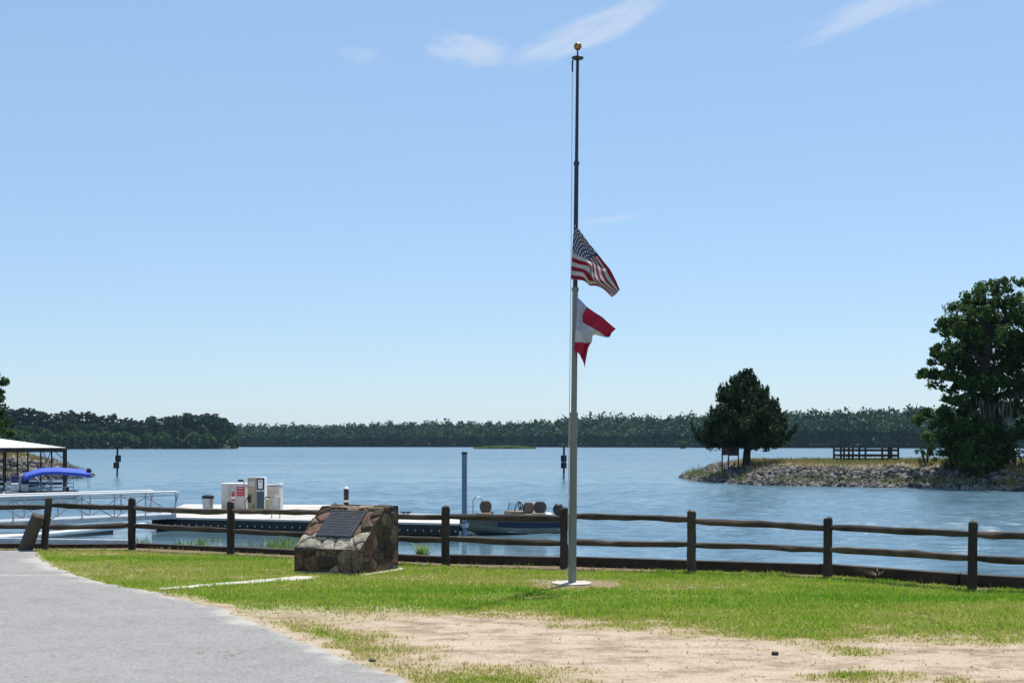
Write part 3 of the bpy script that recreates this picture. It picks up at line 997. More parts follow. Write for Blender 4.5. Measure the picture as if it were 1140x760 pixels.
def bank_h(X, Y, poly, top, run, seed):
    sd = poly_sd(X, Y, poly) + (fbm(X * .45, Y * .45, seed) - .5) * 2.0
    z = WATER + .02 + (top - WATER) * sstep(0, 1, np.clip(sd / run, 0, 1)) * .55 + (top - WATER) * .45 * np.clip(sd / run, 0, 1)
    z = np.where(sd < 0, WATER + sd * .5, z)
    return z + (fbm(X * .8, Y * .8, seed + 3) - .5) * .25 * sstep(0, 2, sd), sd


def ico():
    import bmesh
    bm = bmesh.new(); bmesh.ops.create_icosphere(bm, subdivisions=1, radius=1)
    bm.verts.ensure_lookup_table()
    V = np.array([v.co[:] for v in bm.verts]); F = np.array([[v.index for v in f.verts] for f in bm.faces]); bm.free()
    return V, F


def build_bank(name, poly, top, run, seed, ext, nrock, rocks_label, grass_label, ground_label, side_ok, rs=(.08, .24)):
    rng = np.random.default_rng(seed)
    xs = np.arange(ext[0], ext[1], .4); ys = np.arange(ext[2], ext[3], .4)
    X, Y = np.meshgrid(xs, ys); Z, sd = bank_h(X, Y, poly, top, run, seed)
    nx, ny = len(xs), len(ys)
    i = np.arange(ny - 1)[:, None] * nx + np.arange(nx - 1)[None, :]
    F = np.stack([i, i + 1, i + nx + 1, i + nx], -1).reshape(-1, 4)
    m = mat(name + '_soil', (.20, .17, .10), (.12, .10, .06), .95, 1.2, bump=.5, bscale=8)
    o = np_mesh(name, np.stack([X, Y, np.maximum(Z, WATER - 1.6)], -1).reshape(-1, 3), F, m, smooth=True)
    tag(o, ground_label, None, None, 'structure')
    # riprap
    IV, IF = ico()
    n0 = nrock * 12
    x = rng.uniform(ext[0], ext[1], n0); y = rng.uniform(ext[2], ext[3], n0)
    z, s = bank_h(x, y, poly, top, run, seed)
    k = (s > -.4) & (s < run * (.52 + .3 * fbm(x * .35, y * .35, seed + 5))) & side_ok(x, y)
    x, y, z = x[k][:nrock], y[k][:nrock], z[k][:nrock]
    n = len(x)
    r = rs[0] + (rs[1] - rs[0]) * rng.random(n) ** 1.8
    sc = r[:, None] * (.65 + .7 * rng.random((n, 3)))
    q = rng.normal(size=(n, 4)); q /= np.linalg.norm(q, axis=1)[:, None]
    w_, a_, b_, c_ = q.T
    RM = np.stack([1 - 2 * (b_ * b_ + c_ * c_), 2 * (a_ * b_ - c_ * w_), 2 * (a_ * c_ + b_ * w_), 2 * (a_ * b_ + c_ * w_), 1 - 2 * (a_ * a_ + c_ * c_), 2 * (b_ * c_ - a_ * w_), 2 * (a_ * c_ - b_ * w_), 2 * (b_ * c_ + a_ * w_), 1 - 2 * (a_ * a_ + b_ * b_)], -1).reshape(n, 3, 3)
    base = IV[None] * (1 + rng.normal(0, .24, (n, len(IV), 1)))
    V = np.einsum('nij,nkj->nki', RM, base * sc[:, None, :]) + np.stack([x, y, z + r * .35], -1)[:, None, :]
    F = (IF[None] + (np.arange(n) * len(IV))[:, None, None]).reshape(-1, 3)
    o = np_mesh('riprap', V.reshape(-1, 3), F, M['rock'], {'tint': np.repeat(rng.random(n) ** 1.5, len(IV))})
    tag(o, rocks_label, 'rocks', None, 'stuff')
    # grass on top and in patches at the water's edge
    n0 = 90000
    x = rng.uniform(ext[0], ext[1], n0); y = rng.uniform(ext[2], ext[3], n0)
    z, s = bank_h(x, y, poly, top, run, seed)
    patch = fbm(x * .5, y * .5, seed + 9)
    k = ((s > run * .55) | ((s > -.15) & (s < 1.2) & (patch > .40)) | ((s > 0) & (patch > .60))) & side_ok(x, y)
    x, y, z, s, patch = x[k], y[k], z[k], s[k], patch[k]; n = len(x)
    h = .12 + .26 * rng.random(n) ** 2; h = np.where(s < run * .55, h * 2.0 + .16, h); a = rng.random(n) * 6.28; w = .03 + .05 * rng.random(n)
    V = np.empty((n, 3, 3)); V[:, 0] = np.stack([x - np.cos(a) * w, y - np.sin(a) * w, z - .05], -1)
    V[:, 1] = np.stack([x + np.cos(a) * w, y + np.sin(a) * w, z - .05], -1)
    V[:, 2] = np.stack([x + rng.normal(0, .08, n), y + rng.normal(0, .08, n), z + h], -1)
    t = np.where(s < 1.3, rng.random(n) * .35, np.clip(.25 + 1.6 * (fbm(x * .3, y * .3, seed + 12) - .45) + .45 * sstep(run * 1.5, run * .85, s) + rng.normal(0, .15, n), 0, 1))
    o = np_mesh('bank_grass', V.reshape(-1, 3), np.arange(n * 3).reshape(n, 3), M['bank_grass'], {'tint': np.repeat(t, 3)})
    tag(o, grass_label, 'grass', None, 'stuff')


build_bank('peninsula', PEN, .78, 4.6, 101, (11, 72, 70, 126), 23000, 'grey broken rocks covering the bank of the right peninsula', 'yellow green and tan grass along the top of the right peninsula', 'low grassy peninsula on the right', lambda x, y: (x < 48) & (y < 119))
build_bank('spit', SPIT, 1.25, 5.0, 131, (-72, -29, 96, 134), 7000, 'tan rocks covering the bank behind the boat shelter', 'green grass topping the rocky bank behind the boat shelter', 'rocky spit on the left', lambda x, y: (x > -62), rs=(.14, .36))


def pen_z(x, y): return float(bank_h(np.array([x]), np.array([y]), PEN, .78, 4.6, 101)[0][0])


def build_cedar():
    rng = np.random.default_rng(44)
    Y = 104.0
    b = Vector(((831 - 570) / FPX * Y, Y, 0)); b.z = pen_z(b.x, b.y)
    t = thing('cedar_tree', b, 'broad dark cedar with a pointed top on the tip of the peninsula', 'tree')
    mb = MB()
    s = Y / FPX
    mb.tube([b + Vector((0, 0, -.3)), b + Vector((.0, 0, .5)), b + Vector((.1, .1, 1.6)), b + Vector((.05, 0, 4)), b + Vector((0, 0, 6.2))], [.42, .30, .27, .16, .04], 10, jit=.12, rng=random.Random(2))
    for k in range(34):
        z = rng.uniform(1.0, 5.0); a = rng.uniform(0, 6.28); L = 3.0 * (1 - z / 7.2)
        mb.tube([b + Vector((0, 0, z)), b + Vector((math.cos(a) * L * .6, math.sin(a) * L * .6, z + .25)), b + Vector((math.cos(a) * L, math.sin(a) * L, z + .7))], [.09, .06, .02], 5)
    mb.build('trunk', M['bark'], t)
    C, Rr, per = [], [], []
    prof_y = [415, 424, 434, 446, 458, 470, 482, 490, 496]
    prof_l = [2, 9, 30, 37, 45, 55, 57, 53, 34]
    prof_r = [2, 9, 19, 34, 42, 53, 57, 52, 34]
    for k in range(560):
        py = 415 + 81 * rng.random() ** .72
        a = rng.uniform(0, 6.28); side = math.cos(a)
        half = np.interp(py, prof_y, prof_l if side < 0 else prof_r) * s
        half *= (.64 + .48 * vnoise(np.array([a * 2.2]), np.array([py * .085]), 3)[0])
        f = rng.random() ** .38
        x = b.x + side * half * f; y = b.y + math.sin(a) * half * .95 * f
        z = EYE - (py - HOR) * s
        C.append((x, y, z)); r = rng.uniform(.22, .48) * (.65 if py < 432 else 1); Rr.append((r, r, r * rng.uniform(.9, 1.7))); per.append(int(120 * (r / .4) ** 1.6) + 20)
        if f > .80 and rng.random() < .9:          # upright tips around the outline
            C.append((x + side * .16, y, z + .32)); Rr.append((.12, .12, rng.uniform(.26, .48))); per.append(30)
    for dz in (0, .25, .5, .7): C.append((b.x + .02, b.y, EYE - (418 - HOR) * s + dz - .3)); Rr.append((.22 - dz * .2, .22 - dz * .2, .25)); per.append(50)
    leaf_part('crown', t, rng, C, Rr, per, .105, M['cedar_leaf'], up=.9, shell=.25, aspect=.5)


build_cedar()


def build_big_tree():
    rng = np.random.default_rng(55)
    Y = 90.0; s = Y / FPX
    b = P(1116, 540, Y); b.z = pen_z(b.x, b.y)
    t = thing('waterside_oak', b, 'tall spreading dark tree with leaning trunk at the right edge', 'tree')
    mb = MB(); rr = random.Random(5)

    def pt(x, y, dy=0): return P(x, y, Y) + Vector((0, dy, 0))
    mb.tube([Vector((b.x + .4, b.y, b.z - .4)), pt(1117, 520), pt(1107, 488), pt(1099, 452), pt(1096, 415), pt(1100, 370), pt(1096, 330)], [.85, .62, .50, .42, .34, .22, .08], 12, jit=.1, rng=rr)
    mb.tube([pt(1124, 535), pt(1126, 505, .4), pt(1112, 470, .6), pt(1108, 440, .4)], [.55, .45, .32, .22], 10, jit=.1, rng=rr)
    limbs = [((1098, 450), (1075, 425), (1050, 412)), ((1097, 430), (1120, 405), (1150, 385)), ((1097, 410), (1070, 375), (1050, 362)), ((1099, 380), (1120, 350), (1130, 330)),
             ((1103, 475), (1080, 455), (1045, 445)), ((1096, 415), (1065, 395), (1040, 388)), ((1110, 470), (1140, 440), (1170, 430)), ((1098, 360), (1085, 345), (1076, 338))]
    for k, (a, c, d) in enumerate(limbs):
        dy = rng.uniform(-1.6, 1.6)
        mb.tube([pt(*a), pt(*c, dy * .6), pt(*d, dy)], [.22, .14, .04], 7)
    mb.build('trunk', M['bark'], t)
    spots = [(1095, 322, 15), (1112, 326, 13), (1127, 322, 14), (1084, 333, 12), (1074, 347, 12), (1060, 355, 11), (1057, 366, 12), (1070, 368, 12), (1046, 384, 10), (1035, 389, 8), (1040, 395, 8),
             (1092, 350, 18), (1110, 352, 17), (1128, 348, 16), (1140, 338, 14), (1085, 375, 16), (1108, 378, 16), (1130, 378, 18), (1066, 388, 12), (1145, 365, 16), (1040, 418, 11), (1033, 412, 7), (1055, 412, 13),
             (1072, 405, 15), (1092, 402, 16), (1115, 405, 18), (1138, 402, 16), (1066, 430, 13), (1086, 428, 15), (1104, 430, 14), (1128, 428, 13), (1048, 440, 9), (1036, 458, 8), (1029, 463, 5), (1050, 464, 11), (1066, 452, 12),
             (1084, 452, 13), (1064, 476, 11), (1082, 478, 12), (1098, 470, 9), (1144, 440, 14), (1138, 462, 10), (1150, 420, 16), (1052, 486, 9), (1070, 496, 12), (1088, 500, 10)]
    spots += [(1165 + 12 * k, yy, 17) for k in range(5) for yy in (345 + 14 * k, 375, 405, 435, 465)]
    C, Rr, per = [], [], []
    for (x, y, r) in spots:
        x += 3 if x < 1100 else 0; y += np.interp(y, [320, 420], [8, 2])
        dep = rng.uniform(-2.6, 2.6)
        for q in range(11):
            d = rng.normal(size=3) * .68
            p = P(x, y, Y)
            sub = r * s * rng.uniform(.30, .62)
            C.append((p.x + d[0] * r * s, p.y + dep + d[1] * r * s * 1.1, p.z + d[2] * r * s * .8)); Rr.append((sub, sub, sub * .75)); per.append(int(112 * (sub / .45) ** 2) + 12)
    leaf_part('crown', t, rng, C, Rr, per, .115, M['oak_leaf'], soft=True, aspect=.7)
    mo = MB()
    for k in range(90):
        x, y0 = [(1128, 436), (1133, 425), (1108, 440), (1120, 450), (1138, 430), (1090, 445), (1148, 440)][k % 7]
        x += rng.normal(0, 4.5); L = rng.uniform(8, 26)
        dy = rng.uniform(-1.5, 1.5)
        a = pt(x, y0 + rng.uniform(-8, 8), dy); mo.tube([a, a + Vector((rng.normal(0, .06), 0, -L * s * .5)), a + Vector((rng.normal(0, .1), 0, -L * s))], [.03, .055, .012], 4)
    tag(mo.build('hanging_moss', M['moss'], t), None, None, None, 'stuff')


build_big_tree()


def shrub(name, px, py, Y, w, h, label, m, seed, n=40, leaf=.09):
    rng = np.random.default_rng(seed)
    b = P(px, py, Y)
    b.z = pen_z(b.x, b.y)
    t = thing(name, b, label, 'shrub')
    mb = MB()
    for k in range(6):
        a = rng.uniform(0, 6.28); f = rng.uniform(.4, .8)
        mb.tube([b + Vector((0, 0, -.25)), b + Vector((math.cos(a) * w * .2, math.sin(a) * w * .2, h * .4)), b + Vector((math.cos(a) * w * .4, math.sin(a) * w * .4, h * f))], [.05, .035, .012], 5)
    mb.build('stem', M['bark'], t)
    C, Rr = [], []
    for k in range(n):
        a = rng.uniform(0, 6.28); f = rng.random(); q = rng.random() ** .5
        C.append((b.x + math.cos(a) * q * w * .5 * (1 - .5 * f), b.y + math.sin(a) * q * w * .5 * (1 - .5 * f), b.z + h * (.08 + .9 * f))); r = w * rng.uniform(.09, .17); Rr.append((r, r, r))
    leaf_part('foliage', t, rng, C, Rr, 45, leaf, m)


shrub('waterside_shrub', 1031, 517, 94, 1.9, 2.3, 'small pale green shrub between the wooden railing and the tall tree', M['shrub_leaf'], 1, 26)
shrub('waterside_shrub', 1062, 528, 90.5, 3.0, 3.4, 'dark leafy shrub left of the leaning trunk', M['oak_leaf'], 2, 60)
shrub('waterside_shrub', 1090, 540, 88, 3.4, 2.7, 'low dark shrub overhanging the water at the foot of the tall tree', M['oak_leaf'], 3, 70)
shrub('waterside_shrub', 1140, 536, 88, 3.6, 2.6, 'dark shrub right of the leaning trunk at the picture edge', M['oak_leaf'], 4, 70)
shrub('waterside_shrub', 1078, 520, 95, 3.4, 2.6, 'shrub behind the leaning trunk on the peninsula', M['oak_leaf'], 7, 60)


def build_left_tree():
    rng = np.random.default_rng(66)
    Y = 112.0; s = Y / FPX
    b = Vector((-45.6, Y, 1.2))
    t = thing('lakeside_tree', b, 'leafy green tree cut off by the left edge above the shelter roof', 'tree')
    mb = MB()
    mb.tube([b + Vector((0, 0, -.4)), b + Vector((.1, 0, 3)), b + Vector((-.1, 0, 6)), b + Vector((0, 0, 9))], [.36, .28, .2, .06], 9)
    for k in range(12):
        a = rng.uniform(0, 6.28); z = rng.uniform(2, 7); L = rng.uniform(1.5, 3)
        mb.tube([b + Vector((0, 0, z)), b + Vector((math.cos(a) * L, math.sin(a) * L, z + .9))], [.1, .03], 5)
    mb.build('trunk', M['bark'], t)
    C, Rr = [], []
    for k in range(130):
        f = rng.random(); z = 1.2 + 8.6 * f
        rad = np.interp(z, [1, 2.4, 4, 6.6, 8.2, 9.8], [2.6, 4.3, 3.5, 3.9, 2.9, .7]) * rng.uniform(.45, 1)
        a = rng.uniform(0, 6.28); r = rng.uniform(.4, .8)
        C.append((b.x + math.cos(a) * rad, b.y + math.sin(a) * rad, b.z + z - .6)); Rr.append((r, r, r * .8))
    leaf_part('crown', t, rng, C, Rr, 130, .15, M['oak_leaf'])


build_left_tree()


def build_railing():
    Yr = 104.0
    a = P(936, 512, Yr); a.z = pen_z(a.x, a.y)
    t = thing('wooden_railing', a, 'dark wooden railing enclosure on top of the rocky peninsula', 'railing')
    W = (1000 - 936) / FPX * Yr; D = 2.2; z0 = a.z - .1; H = EYE - (497.5 - HOR) / FPX * Yr - a.z
    for (x, y) in [(0, 0), (W * .14, 0), (W * .43, 0), (W * .72, 0), (W, 0), (W * .90, D * .5), (0, D), (W * .45, D), (W, D), (W * .56, D), (W * .18, D), (W * .88, 0), (W * .21, 0)]:
        p = a + Vector((x, y, 0))
        MB().bar(p + Vector((0, 0, -.3)), p + Vector((0, 0, H)), .13, .13).build('post', M['darkwood'], t)
    for (f, g, hh) in [((0, 0), (W, 0), .14), ((0, D), (W, D), .14), ((0, 0), (0, D), .14), ((W, 0), (W, D), .14)]:
        for z, k in ((H * .80, 1.25), (H * .47, 1.25), (H * .12, 2.6)):
            off = .08 if g[1] == f[1] else 0
            MB().bar(a + Vector((f[0], f[1] - off, z)), a + Vector((g[0], g[1] - off, z)), .045, hh * k).build('rail', M['darkwood'], t)


build_railing()


def build_board():
    Yb = 103.0
    b = P(811, 512, Yb); b.z = pen_z(b.x, b.y)
    s = Yb / FPX
    t = thing('notice_board', b, 'dark wooden notice board on legs beneath the cedar', 'notice board')
    x0, x1, xm = (804 - 811) * s, (822 - 811) * s, (811 - 811) * s
    zt, zb = EYE - (498.5 - HOR) * s - b.z, EYE - (507 - HOR) * s - b.z
    for x in (x0, xm, x1): MB().bar(b + Vector((x, 0, -.3)), b + Vector((x, 0, zt + .05)), .09, .09).build('leg', M['darkwood'], t)
    MB().box(b + Vector(((xm + x1) / 2, -.09, (zt + zb) / 2)), (x1 - xm - .02, .05, zt - zb)).build('board', M['darkwood'], t)
    MB().box(b + Vector(((x0 + xm) / 2, -.09, (zt + zb) / 2 + .02)), (xm - x0 - .02, .05, zt - zb - .04)).build('sign_panel', M['signred'], t)
    MB().box(b + Vector(((x0 + x1) / 2, -.06, zt + .08)), (x1 - x0 + .25, .4, .05)).build('cap', M['darkwood'], t)


build_board()


# ------------------------------------------------------------------ rail fence, leaning post, timber edging
def fence_z(x): return 0.0


def build_fence():
    rr = random.Random(8)
    t = thing('rail_fence', (0, 24, 0), 'weathered split rail fence with two rails running along the lake edge', 'fence')
    tops = [553.5, 554, 558, 560.5, 563, 565, 568, 575.5, 580, 583, 587]
    pts = []
    for i, ((x, y), ty) in enumerate(zip(FENCE, tops)):
        h = EYE - (ty - HOR) / FPX * y
        lean = rr.uniform(-.02, .02) if i else .14
        a = Vector((x, y, -.35)); b = Vector((x + lean, y, h)); ax = (b - a)
        r = .075 * rr.uniform(.95, 1.08)
        mb = MB()
        zs = [0, .25, .45, .65, .85, .965, .99, 1.0]
        rad = [r, r, r, r * .99, r * .98, r * .97, r * .88, r * .5]
        mb.tube([a + ax * f + Vector((rr.uniform(-.006, .006), rr.uniform(-.006, .006), 0)) for f in zs], rad, 11, jit=.07, rng=rr)
        mb.build('post', M['wood'], t)
        pts.append((a, b, h))
    # one more span running out of the picture on each side
    ext_l = (Vector((-12.1, 28.4, -.35)), Vector((-12.1, 28.4, 1.08)), 1.08)
    MB().tube([ext_l[0], ext_l[0].lerp(ext_l[1], .6), ext_l[1]], [.078, .076, .06], 11, jit=.07, rng=rr).build('post', M['wood'], t)
    allp = [ext_l] + pts
    for i in range(len(allp) - 1):
        for zf in (.83, .44):
            pa, pb = allp[i], allp[i + 1]
            za, zb = pa[2] * zf + rr.uniform(-.03, .03), pb[2] * zf + rr.uniform(-.03, .03)
            A = pa[0].lerp(pa[1], (za + .35) / (pa[2] + .35)); B = pb[0].lerp(pb[1], (zb + .35) / (pb[2] + .35))
            d = (B - A).normalized()
            n = 9; bow = rr.uniform(-.022, .012); P_ = []; Q = []
            for k in range(n):
                f = k / (n - 1)
                p = A.lerp(B, f) + Vector((0, rr.uniform(-.008, .008), bow * 4 * f * (1 - f) + rr.uniform(-.007, .007)))
                if k in (0, n - 1): p -= d * (.05 if k else -.05)
                P_.append(p); Q.append(.056 * rr.uniform(.88, 1.12) * (.80 if k in (0, n - 1) else 1))
            MB().tube(P_, Q, 9, jit=.10, rng=rr).build('rail', M['wood_rail'], t)
    # the leaning post beside the first upright
    a = G(27, 612.5); b = P(43, 573, a.y - .1)
    MB().tube([a + Vector((-.03, 0, -.15)), a.lerp(b, .35), a.lerp(b, .7), a.lerp(b, .97), b], [.145, .14, .138, .13, .10], 11, jit=.06, rng=rr).build('leaning_post', M['wood'], None, loc=a)
    tag(bpy.data.objects['leaning_post'], 'short thick wooden post leaning against the left end of the fence', 'post')
    # timber edging that holds the bank
    mb = MB()
    xs = [-16] + [p[0] for p in FENCE] + [14]
    off = .50
    for i in range(len(xs) - 1):
        n = max(1, int((xs[i + 1] - xs[i]) / 2.4 + .5))
        for k in range(n):
            x0 = xs[i] + (xs[i + 1] - xs[i]) * k / n + .012; x1 = xs[i] + (xs[i + 1] - xs[i]) * (k + 1) / n - .012
            hgt = np.interp(x0, [-16, -5, -1, 3, 10], [.09, .10, .17, .18, .18]) + rr.uniform(-.012, .012)
            mb.bar((x0, float(fence_y(x0)) + off, hgt - .15), (x1, float(fence_y(x1)) + off, hgt - .15), .2, .30)
    o = mb.build('timber_edging', M['timber'], None, loc=(0, float(fence_y(0)) + off, 0), bevel=.015)
    tag(o, 'dark squared timber edging along the ground behind the fence', 'edging')


build_fence()


# ------------------------------------------------------------------ flagpole and flags
def build_flagpole():
    b = Vector(POLE)
    t = thing('flagpole', b, 'tall telescoping metal flagpole with a gold ball on the lawn', 'flagpole')
    top = P(643, 66, b.y)
    lean = (top - b)

    def at(py): return b + lean * ((650 - py) / (650 - 66))
    s = b.y / FPX
    # sections, each a little thinner than the one below
    MB().tube([at(651), at(560), at(461)], [.064, .060, .056], 20).build('lower_shaft', M['pole_grey'], t)
    MB().tube([at(463), at(322)], [.047, .044], 18).build('middle_shaft', M['pole_grey'], t)
    MB().tube([at(324), at(182)], [.037, .034], 16).build('upper_shaft', M['pole_dark'], t)
    MB().tube([at(184), at(64)], [.028, .024], 14).build('top_shaft', M['pole_dark'], t)
    for py, r, m in ((461, .066, 'pole_grey'), (322, .056, 'pole_grey'), (182, .045, 'pole_dark')):
        MB().tube([at(py + 2), at(py - 2)], r, 18).build('collar', M[m], t)
    tr = at(64.5)
    tk = MB().lathe(tr, [(.03, -.035), (.085, -.022), (.098, .0), (.085, .012), (.03, .022)], 22).build('truck', M['pole_dark'], t)
    MB().tube([tr, tr + Vector((0, 0, .13))], .012, 8).build('finial_stem', M['pole_dark'], t)
    MB().ball(tr + Vector((.002, 0, .178)), .062, 20).build('ball_finial', M['gold'], t)
    h1 = tr + Vector((-.082, -.03, -.03)); h2 = at(600) + Vector((-.075, -.05, 0))
    MB().tube([h1, h1 + Vector((.0, 0, -.12)), at(300) + Vector((-.072, -.05, 0)), h2], .006, 5).build('halyard', M['rope'], t)
    MB().tube([h1 + Vector((0, 0, -.02)), h1 + Vector((0, 0, -.20))], .014, 6).build('snap_hook', M['black'], t)
    c = at(598)
    cl = MB().bar(c + Vector((-.07, -.03, -.10)), c + Vector((-.07, -.03, .10)), .03, .03).build('cleat', M['galv'], t)
    # round concrete footing
    rr = random.Random(3)
    prof = []
    mb = MB(); n = 26; vs = []; fs = []
    for k in range(n):
        a = 2 * math.pi * k / n; r = .33 * rr.uniform(.93, 1.06)
        vs.append(b + Vector((r * math.cos(a), r * math.sin(a), -.1))); vs.append(b + Vector((r * .97 * math.cos(a), r * .97 * math.sin(a), .028)))
    vs.append(b + Vector((0, 0, .034))); c = len(vs) - 1
    for k in range(n):
        j = (k + 1) % n
        fs.append((2 * k, 2 * j, 2 * j + 1, 2 * k + 1)); fs.append((2 * k + 1, 2 * j + 1, c))
    mb.add(vs, fs); mb.build('footing', M['concrete'], t)
    return at


def lattice(cols, rows, ctrl, nu, nv):
    """smooth surface through a lattice of control points: ctrl[row][col] = (x, z, depth)"""
    def cr(xs, pts, q):
        q = np.asarray(q); k = np.clip(np.searchsorted(xs, q, side='right') - 1, 0, len(xs) - 2)
        x0, x1 = xs[k], xs[k + 1]; f = ((q - x0) / (x1 - x0))[:, None]
        m = np.gradient(pts, xs, axis=0)
        h = (x1 - x0)[:, None]
        return (2 * f ** 3 - 3 * f ** 2 + 1) * pts[k] + (f ** 3 - 2 * f ** 2 + f) * h * m[k] + (-2 * f ** 3 + 3 * f ** 2) * pts[k + 1] + (f ** 3 - f ** 2) * h * m[k + 1]
    ctrl = np.array(ctrl, float); cols = np.array(cols, float); rows = np.array(rows, float)
    U = np.linspace(0, 1, nu); Vv = np.linspace(0, 1, nv)
    A = np.stack([cr(cols, ctrl[i], U) for i in range(len(rows))])        # rows x nu x 3
    B = np.stack([cr(rows, A[:, j], Vv) for j in range(nu)], 1)           # nv x nu x 3
    return U, Vv, B


def flag(name, hoist, cols, rows, ctrl, dye, label, nu=150, nv=104, ripple=.02):
    U, V_, B = lattice(cols, rows, ctrl, nu, nv)
    UU, VV = np.meshgrid(U, V_)
    rip = ripple * np.sin(UU * 13 + VV * 3.1) * (.25 + UU) + ripple * .5 * np.sin(UU * 27 - VV * 6)
    X = B[..., 0]; Z = B[..., 1]; Y = B[..., 2] + rip
    V = np.stack([X, Y, Z], -1).reshape(-1, 3)
    i = np.arange(nv - 1)[:, None] * nu + np.arange(nu - 1)[None, :]
    F = np.stack([i, i + 1, i + nu + 1, i + nu], -1).reshape(-1, 4)
    o = np_mesh(name, V, F, flag_mat(name + '_cloth'), {'dye': dye(UU, VV).reshape(-1, 4)}, None, hoist, smooth=True)
    so = o.modifiers.new('cloth', 'SOLIDIFY'); so.thickness = .003
    return tag(o, label, 'flag')


def us_dye(U, V):
    c = np.ones(U.shape + (4,))
    red = np.array((.26, .014, .030, 1)); wht = np.array((.50, .50, .52, 1)); blu = np.array((.030, .045, .14, 1))  # cloth colours dimmed, baking in the flag seen against the light
    k = np.floor((1 - V) * 13).astype(int)
    c[:] = wht; c[(k % 2) == 0] = red
    can = (U < .40) & (V > 6 / 13)
    c[can] = blu
    # nine rows of stars, six and five by turns
    u = U / .40; v = (V - 6 / 13) / (7 / 13)
    for r in range(9):
        n = 6 if r % 2 == 0 else 5
        for q in range(n):
            cu = (q + .5) / 6 if n == 6 else (q + 1) / 6
            d = np.hypot((u - cu) * .76, (v - (r + .5) / 9) * .54)
            c[can & (d < .030)] = wht
    return c


def ga_dye(U, V):
    c = np.ones(U.shape + (4,))
    red = np.array((.40, .022, .065, 1)); wht = np.array((.55, .55, .57, 1)); blu = np.array((.36, .40, .55, 1))  # muted red and off-white, canton a pale lavender blue
    c[:] = wht; c[(V > .667) | (V < .333)] = red
    can = (U < .30) & (V > .52)
    c[can] = blu
    for q in range(13):
        a = 2 * math.pi * q / 13
        d = np.hypot(U - .15 - .095 * math.sin(a), (V - .76 - .16 * math.cos(a)) * .62)
        c[can & (d < .014)] = wht
    d = np.hypot(U - .15, (V - .76) * .62); c[can & (d < .045)] = np.array((.60, .52, .30, 1))
    return c


pole_at = build_flagpole()


def build_flags():
    h = pole_at(248) + Vector((-.035, -.05, 0))
    rows = [0, .1, .3, .5, .7, .9, 1.0]
    cols = [0, .22, .45, .78, 1.0]
    us = [  # x to the right, z up, depth toward (-) or away (+); row = height on the hoist, bottom first
        [(-.045, -.89, 0), (.15, -.925, -.06), (.235, -.985, -.02), (.42, -1.02, .02), (.60, -1.17, .0)],
        [(-.04, -.80, 0), (.14, -.84, -.07), (.215, -.95, -.10), (.40, -.99, -.06), (.625, -1.155, -.02)],
        [(-.035, -.62, 0), (.125, -.68, -.05), (.235, -.72, -.13), (.33, -.965, -.12), (.645, -1.14, -.03)],
        [(-.025, -.44, 0), (.11, -.51, -.01), (.275, -.62, -.05), (.36, -.955, -.14), (.665, -1.12, -.02)],
        [(-.012, -.26, 0), (.12, -.34, .03), (.33, -.58, .03), (.45, -.94, -.10), (.685, -1.10, .01)],
        [(0, -.09, 0), (.13, -.235, .03), (.41, -.60, .07), (.55, -.88, -.03), (.705, -1.07, .03)],
        [(0, 0, 0), (.16, -.22, .02), (.43, -.555, .05), (.63, -.84, .02), (.725, -1.05, .04)]]
    flag('national_flag', h, cols, rows, us, us_dye, 'drooping red and white striped flag with starry blue canton at half mast', ripple=.026)
    h2 = pole_at(330) + Vector((.02, -.06, 0))
    rows = [0, .167, .333, .5, .667, .833, 1.0]
    cols = [0, .3, .62, 1.0]
    ga = [
        [(-.04, -.84, 0), (.03, -.90, -.04), (.09, -1.00, -.02), (.13, -1.11, .02)],
        [(-.035, -.79, 0), (.06, -.82, -.07), (.13, -.86, -.03), (.185, -.82, .05)],
        [(-.03, -.72, 0), (.08, -.73, -.08), (.16, -.74, -.03), (.245, -.70, .06)],
        [(-.02, -.56, 0), (.08, -.57, -.05), (.17, -.58, -.02), (.28, -.60, .07)],
        [(-.012, -.38, 0), (.09, -.41, -.02), (.26, -.50, .04), (.50, -.635, .10)],
        [(0, -.19, 0), (.10, -.28, .02), (.32, -.42, .07), (.56, -.56, .12)],
        [(0, 0, 0), (.17, -.165, .03), (.40, -.32, .08), (.625, -.50, .13)]]
    flag('state_flag', h2, cols, rows, ga, ga_dye, 'drooping red and white flag with pale canton below the striped flag', ripple=.028)


build_flags()


